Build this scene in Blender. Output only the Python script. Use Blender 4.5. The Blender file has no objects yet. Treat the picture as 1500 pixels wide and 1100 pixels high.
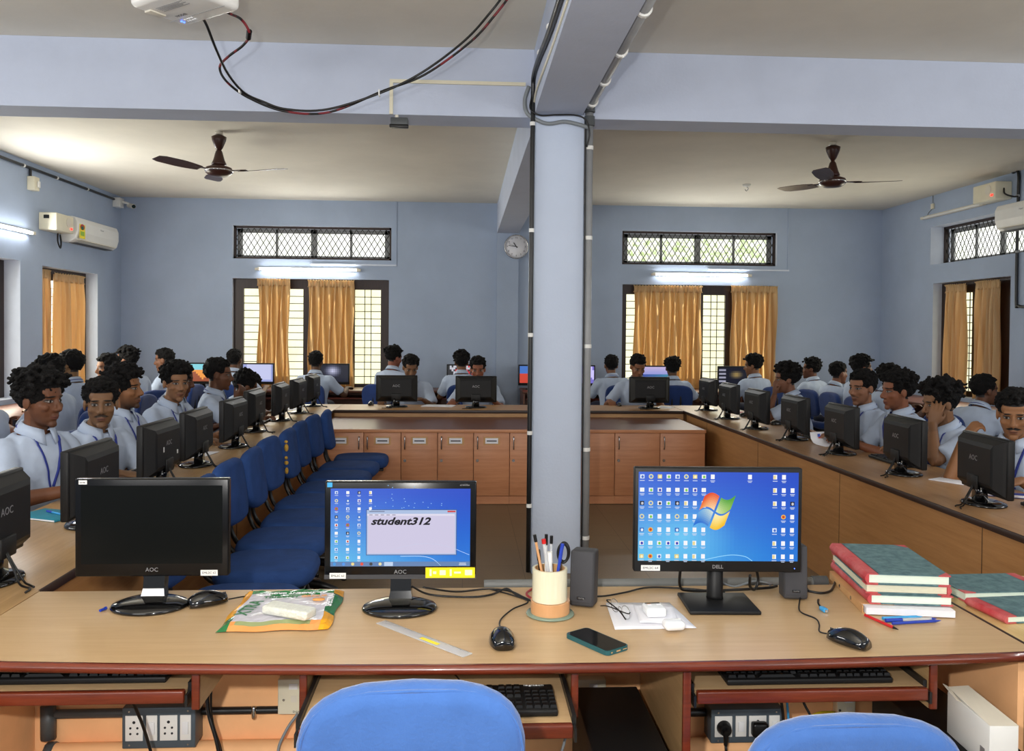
import bpy, bmesh, math, random
from mathutils import Vector, Matrix, Euler, noise
from mathutils.bvhtree import BVHTree
SC = bpy.context.scene
COL = SC.collection
PI = math.pi
R = math.radians
V = Vector

# ------------------------------------------------------------------ materials
def lin(c):
    out = []
    for x in c[:3]:
        x = x / 255.0
        out.append(x / 12.92 if x <= 0.04045 else ((x + 0.055) / 1.055) ** 2.4)
    return (out[0], out[1], out[2], 1.0)

class NT:
    def __init__(s, name):
        s.m = bpy.data.materials.new(name); s.m.use_nodes = True
        s.t = s.m.node_tree; s.b = s.t.nodes['Principled BSDF']
        s.out = s.t.nodes['Material Output']
    def n(s, typ, **k):
        x = s.t.nodes.new(typ)
        for a, v in k.items():
            if a in x.inputs: x.inputs[a].default_value = v
            else: setattr(x, a, v)
        return x
    def l(s, a, b): s.t.links.new(a, b)
    def set(s, **k):
        for a, v in k.items(): s.b.inputs[a.replace('_', ' ')].default_value = v
    def math(s, op, a, b=None, c=None):
        x = s.t.nodes.new('ShaderNodeMath'); x.operation = op
        for i, v in enumerate((a, b, c)):
            if v is None: continue
            if isinstance(v, (int, float)): x.inputs[i].default_value = v
            else: s.l(v, x.inputs[i])
        return x.outputs[0]
    def mix(s, fac, a, b):
        x = s.t.nodes.new('ShaderNodeMix'); x.data_type = 'RGBA'
        for i, v in ((0, fac), (6, a), (7, b)):
            if isinstance(v, (int, float, tuple)): x.inputs[i].default_value = v
            else: s.l(v, x.inputs[i])
        return x.outputs[2]

MATS = {}
def mat(name, col, rough=0.5, metal=0.0, spec=0.5, var=0.0, vscale=8.0, bump=0.0, bscale=40.0, stretch=None, emit=0.0, coat=0.0, trans=0.0, alpha=1.0, sheen=0.0, col2=None):
    t = NT(name); m = t.m
    c = lin(col)
    t.set(Base_Color=c, Roughness=rough, Metallic=metal, Coat_Weight=coat, Transmission_Weight=trans, Alpha=alpha)
    t.b.inputs['Specular IOR Level'].default_value = spec
    if sheen: t.set(Sheen_Weight=sheen)
    if emit: t.b.inputs['Emission Color'].default_value = c; t.b.inputs['Emission Strength'].default_value = emit
    if var or bump or col2:
        tc = t.n('ShaderNodeTexCoord'); mp = t.n('ShaderNodeMapping')
        t.l(tc.outputs['Object'], mp.inputs[0])
        if stretch: mp.inputs['Scale'].default_value = stretch
    if var or col2:
        nz = t.n('ShaderNodeTexNoise', Scale=vscale, Detail=5.0, Roughness=0.6)
        t.l(mp.outputs[0], nz.inputs['Vector'])
        c2 = lin(col2) if col2 else tuple(max(0, x * (1 - var)) for x in c[:3]) + (1,)
        c1 = c if col2 else tuple(min(1, x * (1 + var * 0.6)) for x in c[:3]) + (1,)
        rmp = t.n('ShaderNodeMapRange'); rmp.inputs[1].default_value = 0.35; rmp.inputs[2].default_value = 0.65
        t.l(nz.outputs[0], rmp.inputs[0])
        t.l(t.mix(rmp.outputs[0], c2, c1), t.b.inputs['Base Color'])
    if bump:
        nb = t.n('ShaderNodeTexNoise', Scale=bscale, Detail=4.0)
        t.l(mp.outputs[0], nb.inputs['Vector'])
        bp = t.n('ShaderNodeBump', Strength=bump, Distance=0.01)
        t.l(nb.outputs[0], bp.inputs['Height']); t.l(bp.outputs[0], t.b.inputs['Normal'])
    MATS[name] = m
    return m

def vmat(name, emit=0.0, rough=0.5):
    "colour comes from the mesh colour attribute 'col' (printed matter, screens)"
    t = NT(name); a = t.n('ShaderNodeAttribute', attribute_name='col')
    t.l(a.outputs['Color'], t.b.inputs['Base Color']); t.set(Roughness=rough)
    if emit:
        t.l(a.outputs['Color'], t.b.inputs['Emission Color']); t.set(Emission_Strength=emit)
        t.b.inputs['Base Color'].default_value = (0, 0, 0, 1)
        t.t.links.remove(t.b.inputs['Base Color'].links[0])
    MATS[name] = t.m
    return t.m

# ------------------------------------------------------------------ mesh builder
def frame(d, upv=None):
    d = V(d).normalized()
    u = V(upv) if upv else (V((0, 0, 1)) if abs(d.z) < 0.95 else V((1, 0, 0)))
    x = u.cross(d)
    if x.length < 1e-6: x = V((1, 0, 0)).cross(d)
    x.normalize(); y = d.cross(x)
    return x, y, d

def spline(pts, n=6, closed=False):
    pts = [V(p) for p in pts]
    if len(pts) < 3: return pts
    out = []
    N = len(pts)
    rng = range(N if closed else N - 1)
    for i in rng:
        p1, p2 = pts[i], pts[(i + 1) % N]
        p0 = pts[i - 1] if (i > 0 or closed) else p1 * 2 - p2
        p3 = pts[(i + 2) % N] if (i + 2 < N or closed) else p2 * 2 - p1
        for k in range(n):
            t = k / n
            out.append(0.5 * ((2 * p1) + (p2 - p0) * t + (2 * p0 - 5 * p1 + 4 * p2 - p3) * t * t + (3 * p1 - p0 - 3 * p2 + p3) * t ** 3))
    if not closed: out.append(pts[-1])
    return out

def lerpl(l, t):
    k = t * (len(l) - 1); i = min(int(k), len(l) - 2); return l[i] + (l[i + 1] - l[i]) * (k - i)
class B:
    def __init__(s): s.v = []; s.f = []; s.m = []; s.sm = []; s.c = []; s.cur = 0; s.colour = None
    def add(s, vs, fs, mat=None, smooth=False, M=None):
        o = len(s.v)
        mat = s.cur if mat is None else mat
        for p in vs: s.v.append((M @ V(p)) if M else V(p))
        for f in fs:
            s.f.append([o + i for i in f]); s.m.append(mat); s.sm.append(smooth); s.c.append(s.colour)
        return s
    def box(s, c, d, mat=None, M=None, bev=0.0, seg=2, smooth=None):
        x, y, z = d[0] / 2, d[1] / 2, d[2] / 2
        if bev <= 0:
            vs = [V(c) + V((sx * x, sy * y, sz * z)) for sz in (-1, 1) for sy in (-1, 1) for sx in (-1, 1)]
            fs = [(0, 2, 3, 1), (4, 5, 7, 6), (0, 1, 5, 4), (2, 6, 7, 3), (0, 4, 6, 2), (1, 3, 7, 5)]
            return s.add(vs, fs, mat, False, M)
        bm = bmesh.new(); bmesh.ops.create_cube(bm, size=1.0)
        for v in bm.verts: v.co = V((v.co.x * d[0], v.co.y * d[1], v.co.z * d[2]))
        bmesh.ops.bevel(bm, geom=bm.edges[:], offset=min(bev, min(d) * 0.49), segments=seg, affect='EDGES', profile=0.5)
        bm.verts.index_update()
        vs = [V(c) + v.co for v in bm.verts]; fs = [[v.index for v in f.verts] for f in bm.faces]
        bm.free()
        return s.add(vs, fs, mat, True if smooth is None else smooth, M)
    def boxb(s, x0, x1, y0, y1, z0, z1, mat=None, bev=0.0, M=None, seg=2):
        return s.box(((x0 + x1) / 2, (y0 + y1) / 2, (z0 + z1) / 2), (abs(x1 - x0), abs(y1 - y0), abs(z1 - z0)), mat, M, bev, seg)
    def loft(s, rings, mat=None, smooth=True, caps=True, closed=True, M=None, loop=False):
        n = len(rings[0]); vs = [p for r in rings for p in r]; fs = []
        K = len(rings)
        for k in range(K if loop else K - 1):
            k2 = (k + 1) % K
            for i in range(n if closed else n - 1):
                j = (i + 1) % n
                fs.append((k * n + i, k * n + j, k2 * n + j, k2 * n + i))
        if caps and closed and not loop:
            fs.append(tuple(reversed(range(n)))); fs.append(tuple((K - 1) * n + i for i in range(n)))
        return s.add(vs, fs, mat, smooth, M)
    def tube(s, pts, r, seg=8, n=0, mat=None, M=None, closed=False, flat=None):
        pts = spline(pts, n, closed) if n else [V(p) for p in pts]
        K = len(pts); rings = []
        px = None
        for i, p in enumerate(pts):
            d = (pts[(i + 1) % K] - pts[i - 1]) if closed else (pts[min(i + 1, K - 1)] - pts[max(i - 1, 0)])
            if d.length < 1e-9: d = V((0, 0, 1))
            d.normalize()
            if px is None: x, y, _ = frame(d)
            else:
                x = px - d * px.dot(d)
                if x.length < 1e-6: x, y, _ = frame(d)
                x.normalize(); y = d.cross(x)
            px = x
            rr = r(i / max(1, K - 1)) if callable(r) else (lerpl(r, i / max(1, K - 1)) if isinstance(r, (list, tuple)) else r)
            ry = rr * (flat or 1.0)
            rings.append([p + x * (math.cos(2 * PI * k / seg) * rr) + y * (math.sin(2 * PI * k / seg) * ry) for k in range(seg)])
        return s.loft(rings, mat, True, not closed, True, M, closed)
    def cyl(s, p0, p1, r0, r1=None, seg=16, mat=None, M=None, smooth=True):
        p0, p1 = V(p0), V(p1); r1 = r0 if r1 is None else r1
        x, y, d = frame(p1 - p0)
        ring = lambda p, r: [p + x * (math.cos(2 * PI * k / seg) * r) + y * (math.sin(2 * PI * k / seg) * r) for k in range(seg)]
        vs = ring(p0, r0) + ring(p1, r1)
        fs = [(i, (i + 1) % seg, seg + (i + 1) % seg, seg + i) for i in range(seg)]
        s.add(vs, fs, mat, smooth, M)
        s.add(ring(p0, r0), [tuple(reversed(range(seg)))], mat, False, M)
        return s.add(ring(p1, r1), [tuple(range(seg))], mat, False, M)
    def lathe(s, prof, c=(0, 0, 0), seg=24, mat=None, M=None, sx=1.0, sy=1.0, smooth=True, caps=True):
        rings = [[V(c) + V((math.cos(2 * PI * k / seg) * r * sx, math.sin(2 * PI * k / seg) * r * sy, z)) for k in range(seg)] for r, z in prof]
        return s.loft(rings, mat, smooth, caps, True, M)
    def ell(s, c, r, seg=16, rings=10, mat=None, M=None):
        pr = [(math.sin(PI * i / rings), -math.cos(PI * i / rings)) for i in range(rings + 1)]
        vs = []; fs = []
        rr = [[V(c) + V((math.cos(2 * PI * k / seg) * a * r[0], math.sin(2 * PI * k / seg) * a * r[1], z * r[2])) for k in range(seg)] for a, z in pr[1:-1]]
        s.loft(rr, mat, True, False, True, M)
        bot = V(c) + V((0, 0, -r[2])); top = V(c) + V((0, 0, r[2]))
        s.add([bot] + rr[0], [(0, 1 + (i + 1) % seg, 1 + i) for i in range(seg)], mat, True, M)
        return s.add([top] + rr[-1], [(0, 1 + i, 1 + (i + 1) % seg) for i in range(seg)], mat, True, M)
    def prism(s, poly, z0, z1, mat=None, M=None, smooth=False):
        n = len(poly)
        a = [V((p[0], p[1], z0)) for p in poly]; b = [V((p[0], p[1], z1)) for p in poly]
        s.add(a + b, [(i, (i + 1) % n, n + (i + 1) % n, n + i) for i in range(n)], mat, smooth, M)
        s.add(a, [tuple(reversed(range(n)))], mat, False, M)
        return s.add(b, [tuple(range(n))], mat, False, M)
    def quad(s, a, b, c, d, mat=None, M=None): return s.add([a, b, c, d], [(0, 1, 2, 3)], mat, False, M)
    def text(s, string, size, M, mat=None, shear=0.0, bold=0.0, align='CENTER', width=None, depth=0.0003):
        cu = bpy.data.curves.new('t', 'FONT'); cu.body = string; cu.size = size; cu.shear = shear; cu.offset = bold
        cu.align_x = align; cu.align_y = 'CENTER'; cu.extrude = depth; cu.resolution_u = 2
        o = bpy.data.objects.new('t', cu)
        me = o.to_mesh()
        vs = [v.co.copy() for v in me.vertices]; fs = [tuple(p.vertices) for p in me.polygons]
        o.to_mesh_clear(); bpy.data.objects.remove(o); bpy.data.curves.remove(cu)
        if not vs: return s
        if width:
            x0 = min(v.x for v in vs); x1 = max(v.x for v in vs); k = width / max(1e-6, x1 - x0)
            for v in vs: v.x *= k
        return s.add(vs, fs, mat, False, M)
    def rrect(s, w, h, r, n=4):
        pts = []
        for cx, cy, a in ((w / 2 - r, h / 2 - r, 0), (-w / 2 + r, h / 2 - r, 90), (-w / 2 + r, -h / 2 + r, 180), (w / 2 - r, -h / 2 + r, 270)):
            for k in range(n + 1):
                t = R(a + 90 * k / n); pts.append((cx + r * math.cos(t), cy + r * math.sin(t)))
        return pts
    def mesh(s, name, mats):
        me = bpy.data.meshes.new(name)
        me.from_pydata([tuple(v) for v in s.v], [], s.f)
        for m in (mats if isinstance(mats, (list, tuple)) else [mats]): me.materials.append(MATS[m] if isinstance(m, str) else m)
        me.polygons.foreach_set('material_index', s.m); me.polygons.foreach_set('use_smooth', s.sm)
        if any(c is not None for c in s.c):
            at = me.color_attributes.new('col', 'FLOAT_COLOR', 'CORNER')
            data = []
            for p, c in zip(me.polygons, s.c):
                data.extend(list(lin(c) if c else (0.5, 0.5, 0.5, 1)) * p.loop_total)
            at.data.foreach_set('color', data)
        me.update()
        return me
    def obj(s, name, mats, parent=None, label=None, fix=True):
        me = s.mesh(name, mats)
        if fix:
            bm = bmesh.new(); bm.from_mesh(me); bmesh.ops.recalc_face_normals(bm, faces=bm.faces[:]); bm.to_mesh(me); bm.free()
        o = bpy.data.objects.new(name, me); COL.objects.link(o)
        if parent: o.parent = parent
        if label: o['label'] = label
        return o

def T(x=0, y=0, z=0): return Matrix.Translation((x, y, z))
def RX(a): return Matrix.Rotation(R(a), 4, 'X')
def RY(a): return Matrix.Rotation(R(a), 4, 'Y')
def RZ(a): return Matrix.Rotation(R(a), 4, 'Z')

def tag(o, label, cat, group=None):
    o['label'] = label; o['category'] = cat
    if group: o['group'] = group
    return o
def thing(name, label, cat, loc=(0, 0, 0), rotz=0, group=None):
    o = bpy.data.objects.new(name, None); COL.objects.link(o)
    o.location = loc; o.rotation_euler = (0, 0, R(rotz)); o.empty_display_size = 0.1
    return tag(o, label, cat, group)
def struct(o, label=None):
    o['kind'] = 'structure'
    if label: o['label'] = label
    return o
def copy_tree(root, loc, rotz, label, group=None):
    r = root.copy(); COL.objects.link(r); r.location = loc; r.rotation_euler = (0, 0, R(rotz)); r['label'] = label
    if group: r['group'] = group
    for ch in list(root.children):
        c = ch.copy(); COL.objects.link(c); c.parent = r
        for g in ch.children:
            d = g.copy(); COL.objects.link(d); d.parent = c
    return r
def put(o, loc, rotz=0):
    o.location = loc; o.rotation_euler = (0, 0, R(rotz)); return o
def voxel(b, vox, smooth=4, mats=('skin',), name='m'):
    "union the closed shells of a builder into one continuous skin"
    me = b.mesh(name, list(mats)); o = bpy.data.objects.new('tmp', me)
    ts = bpy.data.scenes.get('workbench') or bpy.data.scenes.new('workbench'); ts.collection.objects.link(o)
    md = o.modifiers.new('r', 'REMESH'); md.mode = 'VOXEL'; md.voxel_size = vox; md.use_smooth_shade = True
    if smooth:
        ms = o.modifiers.new('s', 'SMOOTH'); ms.factor = 0.5; ms.iterations = smooth
    dg = ts.view_layers[0].depsgraph; ts.view_layers[0].update()
    dg = ts.view_layers[0].depsgraph
    me2 = bpy.data.meshes.new_from_object(o.evaluated_get(dg)); me2.name = name
    bpy.data.objects.remove(o); bpy.data.meshes.remove(me)
    return me2
# ------------------------------------------------------------------ materials used in the room
def wood(name, c1, c2, axis='x', scale=1.0, rough=0.35, coat=0.0, bump=0.0):
    t = NT(name); t.set(Roughness=rough, Coat_Weight=coat)
    tc = t.n('ShaderNodeTexCoord'); mp = t.n('ShaderNodeMapping'); t.l(tc.outputs['Object'], mp.inputs[0])
    s = {'x': (0.8, 14, 14), 'y': (14, 0.8, 14), 'z': (14, 14, 0.8)}[axis]
    mp.inputs['Scale'].default_value = tuple(k * scale for k in s)
    n1 = t.n('ShaderNodeTexNoise', Scale=3.0, Detail=6.0, Roughness=0.65, Distortion=0.4); t.l(mp.outputs[0], n1.inputs['Vector'])
    n2 = t.n('ShaderNodeTexNoise', Scale=18.0, Detail=3.0, Roughness=0.5); t.l(mp.outputs[0], n2.inputs['Vector'])
    f = t.math('ADD', t.math('MULTIPLY', n1.outputs[0], 0.75), t.math('MULTIPLY', n2.outputs[0], 0.25))
    r = t.n('ShaderNodeMapRange'); r.inputs[1].default_value = 0.36; r.inputs[2].default_value = 0.64; t.l(f, r.inputs[0])
    t.l(t.mix(r.outputs[0], lin(c2), lin(c1)), t.b.inputs['Base Color'])
    MATS[name] = t.m
wood('desk_laminate', (196, 166, 126), (186, 154, 113), 'x', 1.0, 0.33)
wood('desk_laminate_side', (186, 152, 108), (168, 134, 90), 'y', 1.0, 0.35)
wood('right_desk_laminate', (182, 142, 100), (164, 124, 84), 'y', 1.0, 0.35)
wood('yellow_laminate', (214, 184, 126), (198, 166, 108), 'y', 1.0, 0.35)
wood('panel_laminate', (176, 128, 78), (158, 110, 62), 'y', 0.8, 0.42)
wood('panel_laminate_x', (196, 152, 102), (178, 132, 84), 'x', 0.8, 0.42)
wood('cabinet_laminate', (208, 146, 104), (190, 126, 86), 'x', 0.9, 0.4)
wood('red_edge', (118, 48, 26), (84, 30, 14), 'x', 1.0, 0.3, 0.25)
wood('red_edge_y', (140, 56, 28), (104, 36, 16), 'y', 1.0, 0.3, 0.25)
wood('dark_rosewood', (118, 66, 46), (92, 46, 32), 'z', 1.0, 0.3)
wood('window_timber', (52, 30, 22), (34, 18, 14), 'z', 1.0, 0.4)
wood('wall_bench', (122, 74, 52), (98, 56, 38), 'x', 1.0, 0.4)
mat('dark_seam', (48, 30, 22), 0.4)
mat('wall_paint', (168, 183, 206), 0.75, spec=0.25, var=0.05, vscale=1.6, bump=0.10, bscale=60)
mat('column_paint', (200, 212, 232), 0.7, spec=0.25, var=0.03, vscale=2.0, bump=0.10, bscale=60)
mat('beam_paint', (194, 203, 222), 0.75, spec=0.2, var=0.04, vscale=2.5, bump=0.12, bscale=50)
mat('ceiling_paint', (230, 225, 212), 0.85, spec=0.15, var=0.05, vscale=1.4, bump=0.10, bscale=30)
mat('reveal_paint', (214, 222, 236), 0.75, spec=0.2, var=0.03)
mat('peach_panel', (250, 192, 138), 0.6, spec=0.3, var=0.07, vscale=5, bump=0.05)
mat('black_plastic', (15, 15, 16), 0.35, spec=.4, bump=0.02, bscale=400)
mat('black_matte', (17, 17, 18), 0.5, spec=.35, bump=0.03, bscale=300)
mat('black_gloss', (10, 10, 11), 0.09, coat=0.4)
mat('dark_screen', (9, 12, 12), 0.25, spec=.18)
mat('charcoal', (58, 58, 61), 0.6, bump=0.05, bscale=500)
mat('grille_cloth', (66, 66, 70), 0.85, bump=0.25, bscale=900)
mat('grey_pvc', (150, 152, 154), 0.45, var=0.08, vscale=6)
mat('dull_pvc', (112, 114, 112), 0.5, var=0.1)
mat('dark_grey_pvc', (74, 78, 80), 0.45, var=0.1)
mat('black_pipe', (26, 27, 28), 0.35, var=0.2)
mat('black_cable', (14, 14, 15), 0.42)
mat('grey_cable', (128, 134, 138), 0.45)
mat('ivory', (226, 220, 196), 0.4, var=0.04)
mat('white_plastic', (234, 234, 230), 0.3, var=0.02)
mat('cream_plastic', (224, 218, 202), 0.35, var=0.04)
mat('white_paper', (238, 238, 244), 0.8, var=0.03)
mat('page_edges', (230, 244, 228), 0.8, var=0.08, vscale=60, stretch=(1, 1, 30))
mat('cream_pages', (226, 222, 196), 0.8, var=0.10, vscale=60, stretch=(1, 1, 30))
mat('steel', (190, 190, 190), 0.25, 1.0)
mat('chrome', (220, 220, 222), 0.12, 1.0)
mat('switch_box_grey', (86, 98, 108), 0.45, 0.3, var=0.08)
mat('blue_fabric', (56, 98, 164), 0.9, var=0.12, vscale=5, bump=0.2, bscale=120, sheen=0.3)
mat('blue_fabric_worn_shaded', (42, 70, 124), 0.95, var=0.15, vscale=9, bump=0.2, bscale=200, spec=.2)  # worn fabric, colour darkened for the weaker light along the chair row
mat('foam', (196, 152, 60), 0.95, var=0.3, vscale=60)
mat('blue_fabric_dark', (30, 58, 118), 0.95, var=0.15, vscale=7, bump=0.2, bscale=200, sheen=0.2)
t_c = None
mat('fan_brown', (62, 34, 28), 0.3)
mat('bezel_black', (9, 10, 13), 0.22, spec=.3)
mat('crinkled_wrap', (222, 224, 212), 0.3, coat=.3, var=.12, vscale=60, bump=.5, bscale=120)
mat('tape_brown', (208, 156, 108), 0.3, coat=0.3)
mat('tape_cream', (228, 224, 196), 0.3, coat=0.4)
mat('teal_case', (22, 82, 88), 0.45)
mat('book_green', (100, 132, 136), 0.6, col2=(66, 98, 106), vscale=34, bump=0.1)
mat('book_red', (184, 52, 60), 0.55, col2=(200, 104, 104), vscale=18)
mat('brown_paper', (202, 156, 104), 0.75, var=0.08)
mat('clear_plastic', (225, 228, 230), 0.08, spec=0.6, alpha=0.45)
mat('glass_disc', (150, 170, 150), 0.05, spec=0.8, trans=0.3)
mat('lens_glass', (235, 240, 245), 0.03, alpha=0.22)
mat('yellow_cable', (222, 196, 40), 0.4)
mat('yellow_label', (246, 226, 20), 0.4)
mat('blue_plastic', (30, 60, 170), 0.35)
mat('light_blue_plastic', (60, 160, 220), 0.35)
mat('red_paint', (196, 30, 30), 0.35)
mat('red_cable', (150, 26, 40), 0.45)
mat('teal_paper', (40, 136, 160), 0.6)
mat('silver_print', (150, 150, 152), 0.35, 0.4)
mat('ink', (34, 34, 38), 0.6)
mat('ink_green', (30, 110, 60), 0.5)
mat('ink_orange', (232, 160, 84), 0.5)
mat('lamp_glow', (255, 255, 255), 0.5, emit=26.0)
mat('led_red', (255, 30, 20), 0.5, emit=6)
mat('led_blue', (70, 110, 255), 0.5, emit=4)
mat('floor_dummy', (100, 86, 66), 0.4)
mat('mesh_wire', (44, 44, 42), 0.5)
mat('pot_white', (236, 238, 240), 0.25, coat=0.3)
vmat('printed', 0.0, 0.18)
vmat('printed_matte', 0.0, 0.7)
vmat('screen_pixels', 1.0, 0.3)

def m_floor():
    t = NT('floor_tiles'); t.set(Roughness=0.42)
    tc = t.n('ShaderNodeTexCoord')
    br = t.n('ShaderNodeTexBrick', Scale=1.0); br.offset = 0.0
    br.inputs['Brick Width'].default_value = 0.4; br.inputs['Row Height'].default_value = 0.4; br.inputs['Mortar Size'].default_value = 0.002
    br.inputs['Color1'].default_value = lin((136, 116, 88)); br.inputs['Color2'].default_value = lin((130, 110, 84)); br.inputs['Mortar'].default_value = lin((84, 70, 54))
    t.l(tc.outputs['Object'], br.inputs['Vector'])
    nz = t.n('ShaderNodeTexNoise', Scale=70.0, Detail=4.0); t.l(tc.outputs['Object'], nz.inputs['Vector'])
    f = t.math('MULTIPLY', nz.outputs[0], 0.55)
    t.l(t.mix(f, br.outputs[0], lin((102, 84, 62))), t.b.inputs['Base Color'])
    MATS['floor_tiles'] = t.m
m_floor()
def m_pane(name, c1, c2, strength, scale=9):
    "bright overcast daylight glowing through a pane"
    t = NT(name); t.set(Roughness=0.25, Base_Color=(0.1, 0.1, 0.1, 1))
    tc = t.n('ShaderNodeTexCoord'); nz = t.n('ShaderNodeTexNoise', Scale=scale, Detail=6.0, Roughness=0.7)
    t.l(tc.outputs['Object'], nz.inputs['Vector'])
    r = t.n('ShaderNodeMapRange'); r.inputs[1].default_value = 0.38; r.inputs[2].default_value = 0.56; t.l(nz.outputs[0], r.inputs[0])
    t.l(t.mix(r.outputs[0], lin(c2), lin(c1)), t.b.inputs['Emission Color']); t.set(Emission_Strength=strength)
    MATS[name] = t.m
m_pane('pane_yellow', (255, 252, 214), (250, 244, 196), 1.3, 2.5)
m_pane('pane_foliage', (255, 255, 246), (186, 206, 140), 1.35, 14)
m_pane('pane_white', (255, 255, 250), (240, 244, 226), 1.4, 6)
m_pane('pane_bright', (255, 252, 240), (250, 246, 230), 3.2, 6)
def m_curtain():
    t = NT('curtain_satin'); tc = t.n('ShaderNodeTexCoord'); mp = t.n('ShaderNodeMapping'); t.l(tc.outputs['Object'], mp.inputs[0]); mp.inputs['Scale'].default_value = (6, 6, .5)
    nz = t.n('ShaderNodeTexNoise', Scale=3.0, Detail=4.0); t.l(mp.outputs[0], nz.inputs['Vector']); c = t.mix(nz.outputs[0], lin((222, 184, 126)), lin((248, 222, 174)))
    t.l(c, t.b.inputs['Base Color']); t.set(Roughness=.42, Sheen_Weight=.3)
    tr = t.n('ShaderNodeBsdfTranslucent'); t.l(c, tr.inputs['Color']); mx = t.n('ShaderNodeMixShader'); mx.inputs[0].default_value = .5
    t.l(t.b.outputs[0], mx.inputs[1]); t.l(tr.outputs[0], mx.inputs[2]); t.l(mx.outputs[0], t.out.inputs[0]); MATS['curtain_satin'] = t.m
m_curtain()
# ------------------------------------------------------------------ the setting
XL, XR, YB, ZC = -4.82, 6.15, 12.1, 3.4
Y0 = -1.6
def wall(name, u0, u1, z0, z1, holes, place, label):
    "a wall with openings; place(u, depth, z) gives world points, depth 0 = room face, 0.26 = outside"
    us = sorted({u0, u1} | {h[0] for h in holes} | {h[1] for h in holes}); zs = sorted({z0, z1} | {h[2] for h in holes} | {h[3] for h in holes})
    b = B()
    inside = lambda u, z: any(h[0] < u < h[1] and h[2] < z < h[3] for h in holes)
    for i in range(len(us) - 1):
        for j in range(len(zs) - 1):
            if inside((us[i] + us[i + 1]) / 2, (zs[j] + zs[j + 1]) / 2): continue
            for d in (0, 0.26):
                b.quad(place(us[i], d, zs[j]), place(us[i + 1], d, zs[j]), place(us[i + 1], d, zs[j + 1]), place(us[i], d, zs[j + 1]))
    b.cur = 1
    for h in holes:
        for (a, c) in (((h[0], h[2]), (h[1], h[2])), ((h[1], h[2]), (h[1], h[3])), ((h[1], h[3]), (h[0], h[3])), ((h[0], h[3]), (h[0], h[2]))):
            b.quad(place(a[0], 0, a[1]), place(c[0], 0, c[1]), place(c[0], 0.26, c[1]), place(a[0], 0.26, a[1]))
    return struct(b.obj(name, ['wall_paint', 'reveal_paint'], fix=False), label)
WL, VL = (-3.28, -1.08, 0.72, 2.28), (-3.28, -1.05, 2.56, 3.03)
WR, VR = (2.29, 4.57, 0.72, 2.26), (2.28, 4.57, 2.55, 3.04)
pb = lambda u, d, z: V((u, YB + d, z)); pl = lambda u, d, z: V((XL - d, u, z)); pr = lambda u, d, z: V((XR + d, u, z))
wall('wall_back', XL - 0.26, XR + 0.26, 0, ZC, [WL, VL, WR, VR], pb, 'pale blue painted back wall with two curtained windows')
LW1, LW0 = (9.9, 11.35, 0.8, 2.27), (7.6, 9.42, 0.8, 2.29)
wall('wall_left', Y0, YB, 0, ZC, [LW1, LW0], pl, 'pale blue left side wall with air conditioner')
RV, RW = (8.6, 10.8, 2.49, 2.99), (9.15, 10.72, 0.8, 2.24)
wall('wall_right', Y0, YB, 0, ZC, [RV, RW], pr, 'pale blue right side wall with mesh ventilator')
b = B(); b.boxb(XL - .26, XR + .26, Y0, YB + .26, -0.1, 0); struct(b.obj('floor', 'floor_tiles'), 'brown mosaic tiled floor')
b = B(); b.boxb(XL - .26, XR + .26, Y0, YB + .26, ZC, ZC + 0.12); struct(b.obj('ceiling', 'ceiling_paint'), 'off white painted ceiling slab')
b = B(); b.boxb(XL, XR, 5.46, 5.74, 2.96, ZC - .001); struct(b.obj('trim_1', 'beam_paint'), 'pale blue cross beam under the ceiling')
b = B(); b.boxb(0.44, 0.75, Y0, 5.459, 2.97, ZC - .001); b.boxb(0.46, 0.77, 5.741, YB - .001, 2.97, ZC - .001); struct(b.obj('trim_2', 'beam_paint'), 'pale blue lengthwise beam above the column')
b = B(); b.boxb(0.445, 0.765, 5.40, 5.745, 0, 2.968, bev=0.006); struct(b.obj('column', 'column_paint'), 'square pale blue column in the middle of the room')
b = B(); b.boxb(0.46, 0.77, YB - 0.06, YB - .001, 0, 2.968); struct(b.obj('pilaster', 'wall_paint'), 'flat pilaster on the back wall under the beam')

# windows ----------------------------------------------------------
def grille(b, P, u0, u1, z0, z1, nh, vs, r=0.006):
    for k in range(1, nh):
        z = z0 + (z1 - z0) * k / nh; b.cyl(P(u0, z), P(u1, z), r, seg=6)
    for u in vs: b.cyl(P(u, z0), P(u, z1), r, seg=6)
def window(n, hole, place, lights, label, pane='pane_yellow', dep=0.10):
    "casement: timber frame, glowing panes, iron bars; lights = list of (u0,u1)"
    u0, u1, z0, z1 = hole; b = B()
    def bx(a, c, e, f, d0=dep, d1=dep + .09):
        p, q = place(a, d0, e), place(c, d1, f); b.boxb(p.x, q.x, p.y, q.y, p.z, q.z)
    zb, zt = z0 + .07, z1 - .14
    bx(u0 + .002, u1 - .002, z0 + .002, zb); bx(u0 + .002, u1 - .002, zt, z1 - .002)
    edges = [u0 + .002] + [x for l in lights for x in l] + [u1 - .002]
    for i in range(0, len(edges), 2): bx(edges[i], edges[i + 1], zb, zt)
    fr = struct(b.obj('window_%d' % n, 'window_timber'), label)
    for (a, c) in lights:
        g = B(); p, q = place(a, dep + .05, zb), place(c, dep + .06, zt); g.boxb(p.x, q.x, p.y, q.y, p.z, q.z); g.obj('pane', pane, fr)
        g = B(); w = c - a
        grille(g, lambda u, z: place(u, dep + .02, z), a, c, zb, zt, 13, [a + w * .5 - .045, a + w * .5 + .045])
        g.obj('window_bars', 'black_pipe', fr)
    return fr
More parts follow.
